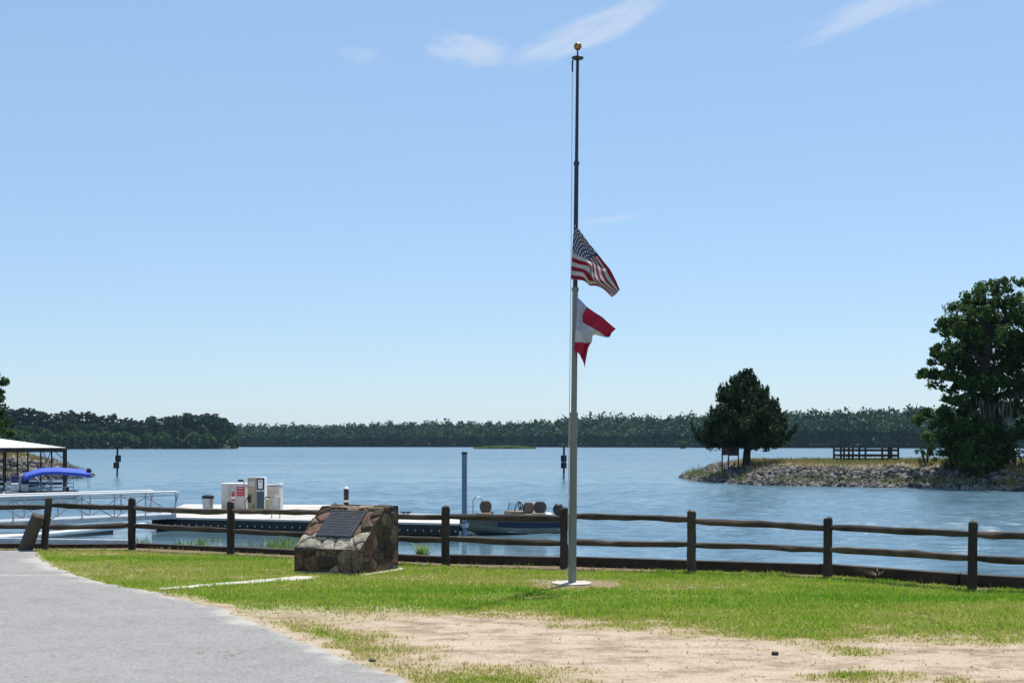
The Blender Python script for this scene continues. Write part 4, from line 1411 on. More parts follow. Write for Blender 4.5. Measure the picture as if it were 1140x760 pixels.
# ------------------------------------------------------------------ stone monument
def build_monument():
    o0 = Vector((-2.55, 22.5, 0))                        # front right foot
    a1 = Vector((-1.19, .6, 0)).normalized() * 1.33      # along the front, to the left
    a2 = Vector((.5, .99, 0)).normalized() * 1.25        # along the side, to the back
    L1, L2 = 1.33, 1.25
    t = thing('stone_monument', o0 + a1 * .5 + a2 * .5, 'fieldstone monument with sloping face and dark plaque beside the fence', 'monument')
    e1, e2 = a1.normalized(), a2.normalized()
    prof = [(0, -.08), (0, .43), (.64 * L2, 1.10), (L2, 1.12), (L2, -.08)]      # side outline
    rng = np.random.default_rng(12)
    seeds = rng.uniform([-.1, -.1, -.1], [L1 + .1, L2 + .1, 1.2], (190, 3))
    pal = np.array([(.24, .18, .11), (.17, .12, .075), (.30, .23, .15), (.26, .15, .09), (.12, .09, .06), (.33, .27, .18), (.18, .15, .11), (.28, .15, .10), (.10, .07, .05)])
    scol = .72 * pal[rng.integers(len(pal), size=len(seeds))] * rng.uniform(.75, 1.15, (len(seeds), 1))  # whole palette darkened to deepen the shadow on the block's upright sides
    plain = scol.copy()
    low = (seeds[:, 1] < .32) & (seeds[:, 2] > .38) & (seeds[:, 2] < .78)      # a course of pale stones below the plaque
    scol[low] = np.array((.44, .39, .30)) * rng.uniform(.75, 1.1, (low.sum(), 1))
    Vs, Fs, Cs = [], [], []
    step = .0135
    n0 = 0

    def face(p00, du, dv, lu, lv, mask=None, scol=plain):
        nonlocal n0
        nu = max(2, int(lu / step)); nv = max(2, int(lv / step))
        u, v = np.meshgrid(np.linspace(0, lu, nu), np.linspace(0, lv, nv))
        pts = p00 + u[..., None] * du + v[..., None] * dv
        nrm = np.cross(du, dv)
        wob = pts + .045 * np.stack([fbm(pts[..., 0] * 5 + pts[..., 2] * 3, pts[..., 1] * 5, s) - .5 for s in (1, 2, 3)], -1)
        d = np.sqrt(((wob[..., None, :] - seeds) ** 2 * np.array([1, 1, 1.15])).sum(-1))
        idx = np.argsort(d, axis=-1)[..., :2]
        d1 = np.take_along_axis(d, idx[..., :1], -1)[..., 0]; d2 = np.take_along_axis(d, idx[..., 1:2], -1)[..., 0]
        gap = d2 - d1
        bulge = sstep(0, .055, gap)
        sid = idx[..., 0]
        off = .028 * bulge + .034 * (rng.random(len(seeds))[sid] - .5) * bulge + .010 * (fbm(u * 9, v * 9, 7) - .5) - .03
        edge = sstep(0, .035, np.minimum.reduce([u, lu - u, v, lv - v]))
        off = off * edge - .012 * (1 - edge)
        pts = pts + off[..., None] * nrm
        col = np.where((gap < .011)[..., None], np.array((.075, .062, .048)), scol[sid])
        i = n0 + np.arange(nv - 1)[:, None] * nu + np.arange(nu - 1)[None, :]
        f = np.stack([i, i + 1, i + nu + 1, i + nu], -1)
        if mask is not None:
            cu = (u[:-1, :-1] + u[1:, 1:]) / 2; cv = (v[:-1, :-1] + v[1:, 1:]) / 2
            f = f[mask(cu, cv)]
        Vs.append(pts.reshape(-1, 3)); Fs.append(f.reshape(-1, 4)); Cs.append(col.reshape(-1, 3)); n0 += pts.shape[0] * pts.shape[1]
    A = np.array
    sl = math.hypot(.64 * L2, .67); sv = A((0, .64 * L2 / sl, .67 / sl))
    face(A((0, 0, -.08)), A((-1., 0, 0)) * -1, A((0, 0, 1.)), L1, .51)                                # front (x = to the left is mirrored below)
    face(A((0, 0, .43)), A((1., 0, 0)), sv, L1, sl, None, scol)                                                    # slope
    face(A((0, .64 * L2, 1.10)), A((1., 0, 0)), A((0, 1., .02 / (.36 * L2))), L1, .36 * L2)            # top
    face(A((L1, L2, -.08)), A((-1., 0, 0)), A((0, 0, 1.)), L1, 1.20)                                   # back

    def side_mask(cu, cv): return cv - .08 < np.interp(cu, [0, .64 * L2, L2], [.43, 1.10, 1.12])
    face(A((0, L2, -.08)), A((0, -1., 0)), A((0, 0, 1.)), L2, 1.20, lambda cu, cv: side_mask(L2 - cu, cv))
    face(A((L1, 0, -.08)), A((0, 1., 0)), A((0, 0, 1.)), L2, 1.20, side_mask)
    V = np.concatenate(Vs); F = np.concatenate(Fs); C = np.concatenate(Cs)
    # local frame: x runs to the right along the front here, so flip it onto the real front line
    Wp = A(o0) + A(a1) + (V[:, :1]) * A(-e1) + V[:, 1:2] * A(e2) + V[:, 2:3] * A((0, 0, 1.))
    np_mesh('masonry', Wp - A(t.location), F, M['stone'], {'stone': np.c_[C, np.ones(len(C))]}, t, smooth=True)

    def W(x, y, z): return o0 + a1 - e1 * x + e2 * y + Vector((0, 0, z))
    sn = (-e1).cross(e2 * sv[1] + Vector((0, 0, sv[2]))).normalized()
    up = e2 * sv[1] + Vector((0, 0, sv[2]))
    c0 = W(0, 0, .43)

    def S(u, v, h): return c0 - e1 * u + up * v + sn * h
    # coping stones along the upper rims
    u0, u1, v0, v1 = .29, 1.02, .27 * sl, .90 * sl
    mb = MB()
    q = [S(u0, v0, -.03), S(u1, v0, -.03), S(u1, v1, -.03), S(u0, v1, -.03)] + [S(u0, v0, .022), S(u1, v0, .022), S(u1, v1, .022), S(u0, v1, .022)]
    mb.add(q, [(3, 2, 1, 0), (4, 5, 6, 7), (0, 1, 5, 4), (1, 2, 6, 5), (2, 3, 7, 6), (3, 0, 4, 7)])
    pq = mb.build('plaque', M['plaque'], t, bevel=.006)
    rr = random.Random(4); mb = MB(); rot = Matrix((-e1, up, sn)).transposed()
    # raised frame line and rows of worn raised lettering
    for (ua, va, ub, vb) in ((u0 + .02, v0 + .02, u1 - .02, v0 + .02), (u0 + .02, v1 - .02, u1 - .02, v1 - .02), (u0 + .02, v0 + .02, u0 + .02, v1 - .02), (u1 - .02, v0 + .02, u1 - .02, v1 - .02)):
        mb.box(S((ua + ub) / 2, (va + vb) / 2, .024), (abs(ub - ua) + .008, abs(vb - va) + .008, .008), rot)
    rowsn = 9
    for r in range(rowsn):
        vv = v1 - .075 - r * (v1 - v0 - .13) / (rowsn - 1)
        half = [.20, .14, .28, .26, .29, .24, .28, .20, .12][r]
        x = (u0 + u1) / 2 - half
        while x < (u0 + u1) / 2 + half:
            wd = rr.choice((.010, .013, .016))
            if rr.random() > .16: mb.box(S(x + wd / 2, vv, .024), (wd, .016 if r not in (0, 1) else .026, .007), rot)
            x += wd + .007
    mb.build('lettering', M['letter'], pq)
    # footing slab, a little wider on the right
    pts = [W(.05, -.04, 0), W(L1 + .16, -.02, 0), W(L1 + .20, L2 * .8, 0), W(L1 + .05, L2 + .1, 0), W(-.02, L2 + .1, 0), W(-.02, .1, 0)]
    MB().prism([(p.x, p.y) for p in pts], -.06, .024).build('footing', M['concrete'], t)


build_monument()


# ------------------------------------------------------------------ floating dock, gangway and what stands on them
DZ = -.26
DOCK = [(-12.2, 45.5), (-6.2, 43.35), (-1.62, 41.7), (-1.75, 45.15), (-.3, 45.3), (-.3, 46.7), (-5.7, 48.2), (-5.2, 54.5), (-13.4, 55.2)]


def build_dock():
    t = thing('floating_dock', (-6, 46, WATER), 'long low floating dock with pale deck and black sides', 'dock')
    MB().prism(DOCK, DZ - .06, DZ).build('deck', M['deckcon'], t)
    cx, cy = -6.5, 47.5
    ins = [(x + (cx - x) * .006, y + (cy - y) * .008) for x, y in DOCK]
    MB().prism(ins, DZ - .32, DZ - .062).build('fascia', M['black'], t)
    ins2 = [(x + (cx - x) * .03, y + (cy - y) * .04) for x, y in DOCK]
    MB().prism(ins2, WATER - .25, DZ - .322).build('float', M['float'], t)
    # bumper strip and pale cleats along the front
    fr = [Vector((*DOCK[0], 0)), Vector((*DOCK[1], 0)), Vector((*DOCK[2], 0))]
    mb = MB(); m2 = MB()
    for a, b in zip(fr[:-1], fr[1:]):
        n = (b - a).normalized(); nrm = Vector((n.y, -n.x, 0))
        mb.bar(a + nrm * .03 + Vector((0, 0, DZ - .335)), b + nrm * .03 + Vector((0, 0, DZ - .335)), .05, .045)
        L = (b - a).length; k = int(L / .27)
        for i in range(k):
            p = a.lerp(b, (i + .5) / k) + nrm * .01 + Vector((0, 0, DZ - .24))
            m2.box(p, (.035, .035, .055))
    mb.build('bumper', M['darkwood'], t)
    o = m2.build('float_bolts', M['galv'], t); o['kind'] = 'stuff'


build_dock()


def build_gangway():
    a = Vector((-16.9, 38.7, -.36)); b = Vector((-11.25, 45.05, -.23))
    t = thing('gangway', a, 'aluminium truss gangway with handrails leading to the floating dock', 'gangway')
    d = (b - a); L = d.length; x = d / L
    n = Vector((-x.y, x.x, 0)).normalized() * 1.45          # toward the far side
    ext = a - x * 6.5 + Vector((0, 0, .25))                 # runs on to the shore outside the picture
    H = .84
    MB().bar(ext + n * .5 + Vector((0, 0, .06)), b + n * .5 + Vector((0, 0, .06)), 1.38, .05).build('walkway', M['galv'], t)
    for s, off in ((0, Vector((0, 0, 0))), (1, n)):
        e0, e1 = ext + off, b + off
        U = Vector((0, 0, 1))
        MB().tube([e0 + U * H, e1 + U * H, e1 + U * (H - .04) + x * .12], .032, 8).build('handrail', M['white'], t)
        MB().tube([e0 + U * (H - .20), e1 + U * (H - .12)], .020, 8).build('mid_rail', M['galv'], t)
        MB().bar(e0, e1, .07, .13).build('bottom_chord', M['galv'], t)
        k = 13
        for i in range(k + 1):
            p = e0.lerp(e1, i / k)
            MB().bar(p, p + U * H, .04, .04).build('upright', M['alu'], t)
            if i < k:
                q = e0.lerp(e1, (i + 1) / k)
                if i % 2: MB().bar(p + U * .05, q + U * (H - .15), .03, .035).build('brace', M['alu'], t)
                else: MB().bar(p + U * (H - .15), q + U * .05, .03, .035).build('brace', M['alu'], t)
        MB().tube([e1 + U * H + x * .12, e1 + U * .05 - x * .05 + x * -.05], .022, 7).build('end_post', M['alu'], t)
    # pale pipe along the water below
    pa = P(-60, 603, 36.5); pb = P(165, 583.5, 44.2)
    mbp = MB().tube([pa, pa.lerp(pb, .5) + Vector((0, 0, -.03)), pb], .075, 10)
    o = mbp.build('service_pipe', M['white'], None, loc=(pa.x, pa.y, WATER))
    tag(o, 'long white service pipe running low over the water below the gangway', 'pipe')
    # low grey float the pipe lies on
    pa = P(-60, 596, 38.5); pb = P(120, 586, 44.5)
    mbp = MB().bar(pa + Vector((0, 0, -.20)), pb + Vector((0, 0, -.22)), .5, .34)
    o = mbp.build('long_float', M['galv'], None, loc=(pa.x, pa.y, WATER), bevel=.03)
    tag(o, 'long grey float lying beneath the gangway', 'float')
    # dark beam at the water line
    pa = P(-50, 600.5, 33.5); pb = P(150, 603.5, 33.0)
    MB().tube([pa, pb], .07, 8, jit=.1, rng=random.Random(1)).build('floating_log', M['galv'], None, loc=pa)
    tag(bpy.data.objects['floating_log'], 'thin pale pole lying along the bank just behind the left fence posts', 'pole')


build_gangway()


def build_bin():
    b = P(231.5, 569, 49.5); b.z = DZ
    t = thing('trash_bin', b, 'grey ribbed trash bin with dark rim on the floating dock', 'bin')
    r = .21; h = EYE - (553.0 - HOR) / FPX * 49.5 - DZ
    MB().lathe(b, [(r * .86, 0), (r * .90, h * .3), (r * .95, h * .65), (r, h)], 18).build('body', M['galv'], t)
    MB().lathe(b + Vector((0, 0, h)), [(r * 1.08, -.05), (r * 1.1, 0), (r * 1.0, .05), (r * .5, .09)], 18).build('lid', M['black'], t)


build_bin()


def build_fuel():
    Y = 48.0; s = Y / FPX

    def bx(x0, x1, y0, Yb, depth): return (x0 - 570) / FPX * Yb, (x1 - 570) / FPX * Yb, EYE - (y0 - HOR) / FPX * Yb
    # white cabinet
    x0, x1, zt = bx(246.5, 273, 539, 49, 0)
    t = thing('fuel_cabinet', ((x0 + x1) / 2, 49, DZ), 'white steel fuel cabinet with a pale lid at the left of the pump', 'cabinet')
    MB().box(((x0 + x1) / 2, 49.4, (zt + DZ) / 2), (x1 - x0, .8, zt - DZ)).build('body', M['offwhite'], t, bevel=.01)
    MB().box(((x0 + x1) / 2, 49.4, zt + .022), (x1 - x0 + .06, .88, .04)).build('lid', M['white'], t, bevel=.008)
    for xx in (x0 + (x1 - x0) * .34, x0 + (x1 - x0) * .67): MB().box((xx, 48.994, (zt + DZ) / 2), (.018, .012, zt - DZ - .06)).build('door_seam', M['galv'], t)
    # white panel right of the pump
    x0, x1, zt = bx(294, 311, 538, 49.2, 0)
    t = thing('dock_box', ((x0 + x1) / 2, 49.2, DZ), 'white box standing right of the fuel pump', 'box')
    MB().box(((x0 + x1) / 2, 49.6, (zt + DZ) / 2 - .05), (x1 - x0, .8, zt - DZ - .1)).build('body', M['offwhite'], t, bevel=.01)
    rot = Matrix.Rotation(R(-6), 3, 'Y')
    MB().box(((x0 + x1) / 2, 49.6, zt - .045), (x1 - x0 + .05, .86, .05), rot).build('lid', M['white'], t)
    # pump: beige half and dark half
    x0, x1, zt = bx(275.5, 295, 531.5, 47.8, 0); xm = (285.3 - 570) / FPX * 47.8
    t = thing('fuel_pump', ((x0 + x1) / 2, 47.8, DZ), 'beige fuel pump with dark blue display panel on the dock', 'fuel pump')
    MB().box(((x0 + xm) / 2, 48.0, (zt + DZ) / 2), (xm - x0 - .01, .42, zt - DZ)).build('body', M['beige'], t, bevel=.012)
    MB().box(((xm + x1) / 2, 48.0, (zt + DZ) / 2 + .01), (x1 - xm - .01, .44, zt - DZ)).build('housing', M['white'], t, bevel=.012)
    w = x1 - xm - .05
    zd0 = EYE - (545.5 - HOR) / FPX * 47.8
    dp = MB().box(((xm + x1) / 2, 47.77, (zt + zd0) / 2), (w, .03, zt - zd0 - .02)).build('display', M['navy'], t)
    MB().box(((xm + x1) / 2, 47.748, (zt + zd0) / 2), (w * .62, .02, (zt - zd0) * .72)).build('dial', M['white'], dp)
    MB().box(((xm + x1) / 2, 47.735, zt - (zt - zd0) * .30), (.05, .012, .045)).build('emblem', M['navy'], dp)
    zl = EYE - (566 - HOR) / FPX * 47.8
    MB().box(((xm + x1) / 2, 47.772, (zd0 + zl) / 2 - .02), (w, .025, zd0 - zl - .05)).build('lower_panel', M['pumpglass'], t)
    xn = x0 + (xm - x0) * .25; zn = EYE - (555 - HOR) / FPX * 47.8
    MB().box((xn, 47.72, zn), (.10, .12, .26)).build('nozzle_holder', M['black'], t, bevel=.02)
    MB().tube([(xn, 47.68, zn + .12), (xn - .14, 47.62, zn - .10), (xn - .10, 47.62, zn - .40), (xn + .12, 47.66, zn - .46), (xn + .16, 47.72, zn - .2)], .018, 7).build('hose', M['black'], t)
    MB().box(((x0 + xm) / 2, 47.782, zt - .2), ((xm - x0) * .7, .02, .2)).build('nameplate', M['offwhite'], t)
    # red sign on its post
    Ys = 47.4
    xp = (271.6 - 570) / FPX * Ys
    t = thing('red_sign', (xp, Ys, DZ), 'small red sign with white lettering on a thin post by the pump', 'sign')
    zt = EYE - (534 - HOR) / FPX * Ys
    MB().tube([(xp, Ys, DZ), (xp, Ys, zt)], .018, 8).build('post', M['galv'], t)
    xa, xb = (263.8 - 570) / FPX * Ys, (272.4 - 570) / FPX * Ys; za, zb = EYE - (541.5 - HOR) / FPX * Ys, EYE - (552 - HOR) / FPX * Ys
    pn = MB().box(((xa + xb) / 2, Ys - .03, (za + zb) / 2), (xb - xa, .02, za - zb)).build('panel', M['red'], t)
    mb = MB(); rr = random.Random(2)
    for r in range(3):
        z = za - (r + .6) * (za - zb) / 3.3; x = xa + .04
        while x < xb - .06:
            w = rr.choice((.018, .024)); mb.box((x + w / 2, Ys - .043, z), (w, .006, .04 if r < 2 else .025)); x += w + .012
    mb.build('lettering', M['offwhite'], pn)
    hl = MB().box((xp - .11, Ys - .04, zt - .02), (.16, .10, .07)).build('lamp_head', M['black'], t)
    MB().tube([(xp, Ys, zt), (xp - .08, Ys - .02, zt - .01)], .012, 6).build('lamp_arm', M['galv'], t)
    # extinguisher on a stand
    xe = (259.6 - 570) / FPX * Ys
    t = thing('fire_extinguisher', (xe, Ys, DZ), 'red fire extinguisher with white label in front of the white cabinet', 'extinguisher')
    zb = EYE - (557 - HOR) / FPX * Ys
    MB().lathe((xe, Ys, zb), [(.055, 0), (.062, .02), (.062, .20), (.03, .25), (.02, .27)], 14).build('cylinder', M['red'], t)
    MB().lathe((xe, Ys, zb + .06), [(.064, 0), (.064, .09)], 14).build('label_band', M['white'], t)
    MB().bar((xe - .03, Ys, zb + .285), (xe + .06, Ys, zb + .30), .025, .03).build('handle', M['black'], t)
    MB().tube([(xe, Ys + .07, DZ), (xe, Ys + .07, zb + .15)], .02, 8).build('stand', M['galv'], t)


build_fuel()


def ladder(px0, px1, pytop, Y, label):
    x0, x1 = (px0 - 570) / FPX * Y, (px1 - 570) / FPX * Y
    t = thing('dock_ladder', ((x0 + x1) / 2, Y, DZ), label, 'ladder')
    zt = EYE - (pytop - HOR) / FPX * Y; w = x1 - x0
    pts = [Vector((x0, Y, WATER - .4)), Vector((x0, Y, zt - w * .5))]
    for k in range(1, 7):
        a = math.pi * (1 - k / 7); pts.append(Vector(((x0 + x1) / 2 + math.cos(a) * w / 2, Y, zt - w * .5 + math.sin(a) * w * .5)))
    pts += [Vector((x1, Y, zt - w * .5)), Vector((x1, Y, WATER - .4))]
    MB().tube(pts, .018, 7).build('frame', M['alu'], t)
    for z in (DZ - .1, DZ - .4): MB().tube([(x0, Y, z), (x1, Y, z)], .016, 6).build('rung', M['alu'], t)


ladder(302.5, 311.5, 552, 44.5 - .0, 'bent metal ladder hoop in front of the white box on the dock')
ladder(526.5, 536.5, 553, 45.0, 'bent metal ladder hoop beside the blue pile and the boat')


def bench_hoop():
    """the small pale seat between the pump and the ladder hoop"""
    Y = 47.2; x0, x1 = (295.5 - 570) / FPX * Y, (302 - 570) / FPX * Y
    t = thing('dock_stool', ((x0 + x1) / 2, Y, DZ), 'small pale stand with a rounded top right of the pump', 'stand')
    zt = EYE - (553 - HOR) / FPX * Y
    MB().box(((x0 + x1) / 2, Y, (zt + DZ) / 2 - .03), (x1 - x0, .2, zt - DZ - .06)).build('body', M['beige'], t, bevel=.03)
    MB().tube([(x0, Y - .12, zt - .06), (x0 + .03, Y - .12, zt), (x1 - .03, Y - .12, zt), (x1, Y - .12, zt - .06)], .02, 6).build('bar', M['black'], t)


bench_hoop()


def build_piles():
    b = P(517, 598, 41.9); b.z = WATER
    t = thing('mooring_pile', b, 'tall blue grey steel pile at the end of the floating dock', 'pile')
    zt = EYE - (503 - HOR) / FPX * b.y
    MB().tube([(b.x, b.y, WATER - 2), (b.x, b.y, zt)], .083, 18).build('shaft', M['bluepile'], t)
    MB().lathe((b.x, b.y, zt), [(.092, -.07), (.092, 0), (.06, .015)], 18).build('cap', M['pole_dark'], t)
    MB().lathe((b.x, b.y, DZ - .08), [(.13, -.05), (.13, .05)], 18).build('ring', M['galv'], t)
    # short dark pile with a pale cap behind the monument
    b = P(385.5, 560, 54.9); b.z = WATER
    t = thing('dock_pile', b, 'short dark wooden pile with white cap showing above the monument', 'pile')
    zt = EYE - (544 - HOR) / FPX * b.y
    MB().tube([(b.x, b.y, WATER - 1.5), (b.x, b.y, zt)], .105, 14, jit=.05, rng=random.Random(3)).build('shaft', M['darkwood'], t)
    MB().lathe((b.x, b.y, zt), [(.11, 0), (.10, .03), (.02, .10)], 14).build('cap', M['white'], t)
    MB().lathe((b.x, b.y, EYE - (557.5 - HOR) / FPX * b.y), [(.17, -.05), (.17, .05)], 14).build('ring', M['white'], t)
    # channel markers standing out in the lake
    for (px, py_w, py_t, lab, low) in ((130.5, 530, 498, 'dark channel marker post left in the open water', 1), (627.6, 533, 497, 'dark channel marker post behind the flagpole', 0)):
        Y = (EYE - WATER) * FPX / (py_w - HOR); x = (px - 570) / FPX * Y; s = Y / FPX
        t = thing('channel_marker', (x, Y, WATER), lab, 'marker')
        MB().tube([(x, Y, WATER - 1.5), (x + .02, Y, EYE - (py_t - HOR) * s)], .085, 10).build('post', M['darkwood'], t)
        za, zb, zc = EYE - (506.5 - HOR) * s, EYE - (514 - HOR) * s, EYE - (521 - HOR) * s
        rot = Matrix.Rotation(R(48), 3, 'Z')
        for k, (z0, z1) in enumerate(((za, zb), (zb - .04, zc))):
            for sgn in (-1, 1):
                MB().box(Vector((x, Y, (z0 + z1) / 2)) + rot @ Vector((0, sgn * .12, 0)) + Vector(((.08, -.08)[k] if low else 0, 0, 0)), (.42, .03, z0 - z1), rot).build('board', M['darkwood'], t)
        MB().tube([(x, Y - .01, WATER + .02), (x, Y - .01, WATER + .5)], .092, 10).build('growth_band', M['bluepile'], t)

    # low dark mooring cleat on the dock edge
    b = P(452, 574, 46.2); b.z = DZ
    t = thing('mooring_cleat', b, 'low dark mooring cleat on the dock right of the monument', 'cleat')
    for x in (-.07, .07): MB().box(b + Vector((x, 0, .05)), (.05, .06, .10)).build('foot', M['black'], t)
    MB().tube([b + Vector((-.19, 0, .14)), b + Vector((-.1, 0, .12)), b + Vector((.1, 0, .12)), b + Vector((.19, 0, .14))], .028, 8).build('horn', M['black'], t)


build_piles()


# ------------------------------------------------------------------ fishing boat
def build_boat():
    c = Vector((.06, 43.75, WATER)); head = math.atan2(-.40, -.93)
    t = thing('fishing_boat', c, 'small grey fishing boat with navy stripe and tan seats moored by the dock', 'boat', rotz=head)
    L = 3.4
    st = [-1.7, -1.2, -.5, .2, .8, 1.25, 1.55, 1.72]
    hb = [.66, .70, .72, .70, .60, .42, .22, .05]
    zg = [.42, .42, .43, .45, .48, .51, .54, .56]
    ch = [.56, .60, .62, .58, .44, .26, .10, .02]
    zk = [-.12, -.12, -.12, -.11, -.08, -.01, .12, .34]
    zc = [.02, .02, .02, .04, .09, .17, .28, .42]

    def loft(secs, close=True):
        mb = MB(); n = len(secs[0]); vs = [p for s in secs for p in s]; fs = []
        for i in range(len(secs) - 1):
            for k in range(n - 1):
                a = i * n + k; fs.append((a, a + 1, a + n + 1, a + n))
        mb.add(vs, fs, True); return mb

    def mix(i, f): return ch[i] + (hb[i] - ch[i]) * f, zc[i] + (zg[i] - zc[i]) * f
    lower = []; stripe_l = []; stripe_r = []; upper_l = []; upper_r = []
    for i, x in enumerate(st):
        h5, z5 = mix(i, .42); h8, z8 = mix(i, .86)
        lower.append([(x, -h5, z5), (x, -ch[i], zc[i]), (x, 0, zk[i]), (x, ch[i], zc[i]), (x, h5, z5)])
        for s, A_, B_ in ((-1, stripe_l, upper_l), (1, stripe_r, upper_r)):
            A_.append([(x, s * (h5 + .004), z5), (x, s * (h8 + .004), z8)]); B_.append([(x, s * h8, z8), (x, s * hb[i], zg[i]), (x, s * (hb[i] - .05), zg[i] + .012)])
    m = loft(lower); n = 5
    m.add(lower[0], [(0, 1, 2, 3, 4)])
    m.build('hull', M['hull'], t, world=False)
    k = 5                                                   # the navy stripe ends short of the bow, which stays olive grey
    for s in (stripe_l, stripe_r): loft(s[:k]).build('stripe', M['navy'], t, world=False); loft(s[k - 1:]).build('bow_panel', M['olive'], t, world=False)
    for s in (upper_l, upper_r): loft(s).build('gunwale', M['brownv'], t, world=False)
    MB().box((-1.70, 0, .26), (.04, 1.20, .34)).build('transom', M['hull'], t, world=False)
    # decks
    fd = MB(); idx = [4, 5, 6, 7]
    vs = [(.45, -.62, .445)] + [(st[i], -(hb[i] - .04), zg[i] - .015) for i in idx] + [(st[i], hb[i] - .04, zg[i] - .015) for i in reversed(idx)] + [(.45, .62, .445)]
    fd.add(vs, [tuple(range(len(vs)))]); fd.add([(.45, -.62, .445), (.45, .62, .445), (.45, .60, .12), (.45, -.60, .12)], [(0, 1, 2, 3)])
    fd.build('bow_deck', M['boatdeck'], t, world=False)
    MB().box((-.45, 0, .10), (1.8, 1.18, .03)).build('cockpit_floor', M['boatdeck'], t, world=False)
    MB().box((-1.36, 0, .25), (.62, 1.24, .30)).build('rear_deck', M['boatdeck'], t, world=False)

    def seat(x, y, z, w, m, nm='seat', face=1, turn=0):
        rz = Matrix.Rotation(R(turn), 3, 'Z'); pv = Vector((x, y, 0))
        sb = MB().box((x, y, z), (.36, w, .10)); sb.v = [tuple(rz @ (Vector(p) - pv) + pv) for p in sb.v]
        se = sb.build(nm, M['tan'], t, world=False, bevel=.03)
        hw = w * .46; ol = [(-hw * .72, -.19), (hw * .72, -.19), (hw, -.06), (hw, .07), (hw * .62, .19), (-hw * .62, .19), (-hw, .07), (-hw, -.06)]
        tilt = Matrix.Rotation(R(-10 * face), 3, 'Y'); bk = MB(); no_ = len(ol)
        bk.add([tilt @ Vector((xx, yy, zz)) for xx in (-.05, .05) for yy, zz in ol], [tuple(range(no_ - 1, -1, -1)), tuple(range(no_, 2 * no_))] + [(i, (i + 1) % no_, no_ + (i + 1) % no_, no_ + i) for i in range(no_)])
        bk.v = [tuple(rz @ (Vector(p) + Vector((-.19 * face, 0, z + .24))) + pv) for p in bk.v]
        off = bk.build('backrest', m, se, world=False, bevel=.044)
        MB().tube([(x, y, .12), (x, y, z - .05)], .03, 8).build('pedestal', M['galv'], se, world=False)
    seat(1.02, .02, .64, .42, M['brownv'], turn=62)
    seat(-.58, -.28, .56, .44, M['tan'], turn=48); seat(-.80, .24, .60, .46, M['brownv'], turn=58)
    # console with windscreen and wheel
    co = MB(); co.box((.02, .05, .43), (.44, .66, .62)); o = co.build('console', M['tan'], t, world=False, bevel=.04)
    MB().box((-.22, .05, .66), (.05, .5, .12)).build('dashboard', M['motor'], o, world=False)
    gm, gn, gl, gb = new_mat('windscreen_glass'); gb.inputs['Base Color'].default_value = (.75, .85, .9, 1); gb.inputs['Transmission Weight'].default_value = .9; gb.inputs['Roughness'].default_value = .05; gb.inputs['IOR'].default_value = 1.1
    rot = Matrix.Rotation(R(-18), 3, 'Y')
    ws = MB().box((.10, .05, .84), (.012, .56, .32), rot).build('windscreen', gm, o, world=False)
    for y in (-.23, .33): MB().bar((.13, y, .68), (.04, y, 1.0), .02, .02).build('windscreen_frame', M['motor'], ws, world=False)
    w = MB(); pts = [Vector((-.26 + .06 * math.sin(a), -.02 + .19 * math.cos(a), .84 + .19 * math.sin(a))) for a in np.linspace(0, 2 * math.pi, 19)]
    w.tube(pts, .020, 6, cap=False); w.bar((-.26, -.21, .84), (-.26, .17, .84), .02, .03); w.bar((-.32, -.02, .66), (-.20, -.02, 1.02), .02, .03)
    w.tube([(-.26, -.02, .84), (-.16, 0, .66)], .02, 6); w.build('steering_wheel', M['motor'], o, world=False)
    MB().tube([(.05, .34, .68), (.05, .34, 1.12)], .008, 5).build('antenna', M['galv'], o, world=False)
    mo = MB(); mo.ball((-1.62, -.05, .74), .17, 14, 1.15, .8, 1.25); mot = mo.build('outboard_motor', M['motor'], t, world=False)
    MB().bar((-1.80, -.05, .62), (-1.84, -.05, -.35), .10, .14).build('motor_leg', M['motor'], mot, world=False)
    MB().box((-1.72, 0, .46), (.14, .2, .16)).build('motor_bracket', M['galv'], mot, world=False)
    tm = MB().tube([(1.5, -.12, .60), (1.15, -.2, .66), (.75, -.22, .64)], .022, 7); tm.ball((.70, -.22, .66), .07, 10); tm.build('trolling_motor', M['motor'], t, world=False)
    MB().lathe((-1.1, .25, .40), [(.15, 0), (.16, .22), (.08, .27)], 12).build('fuel_can', M['white'], t, world=False)


build_boat()


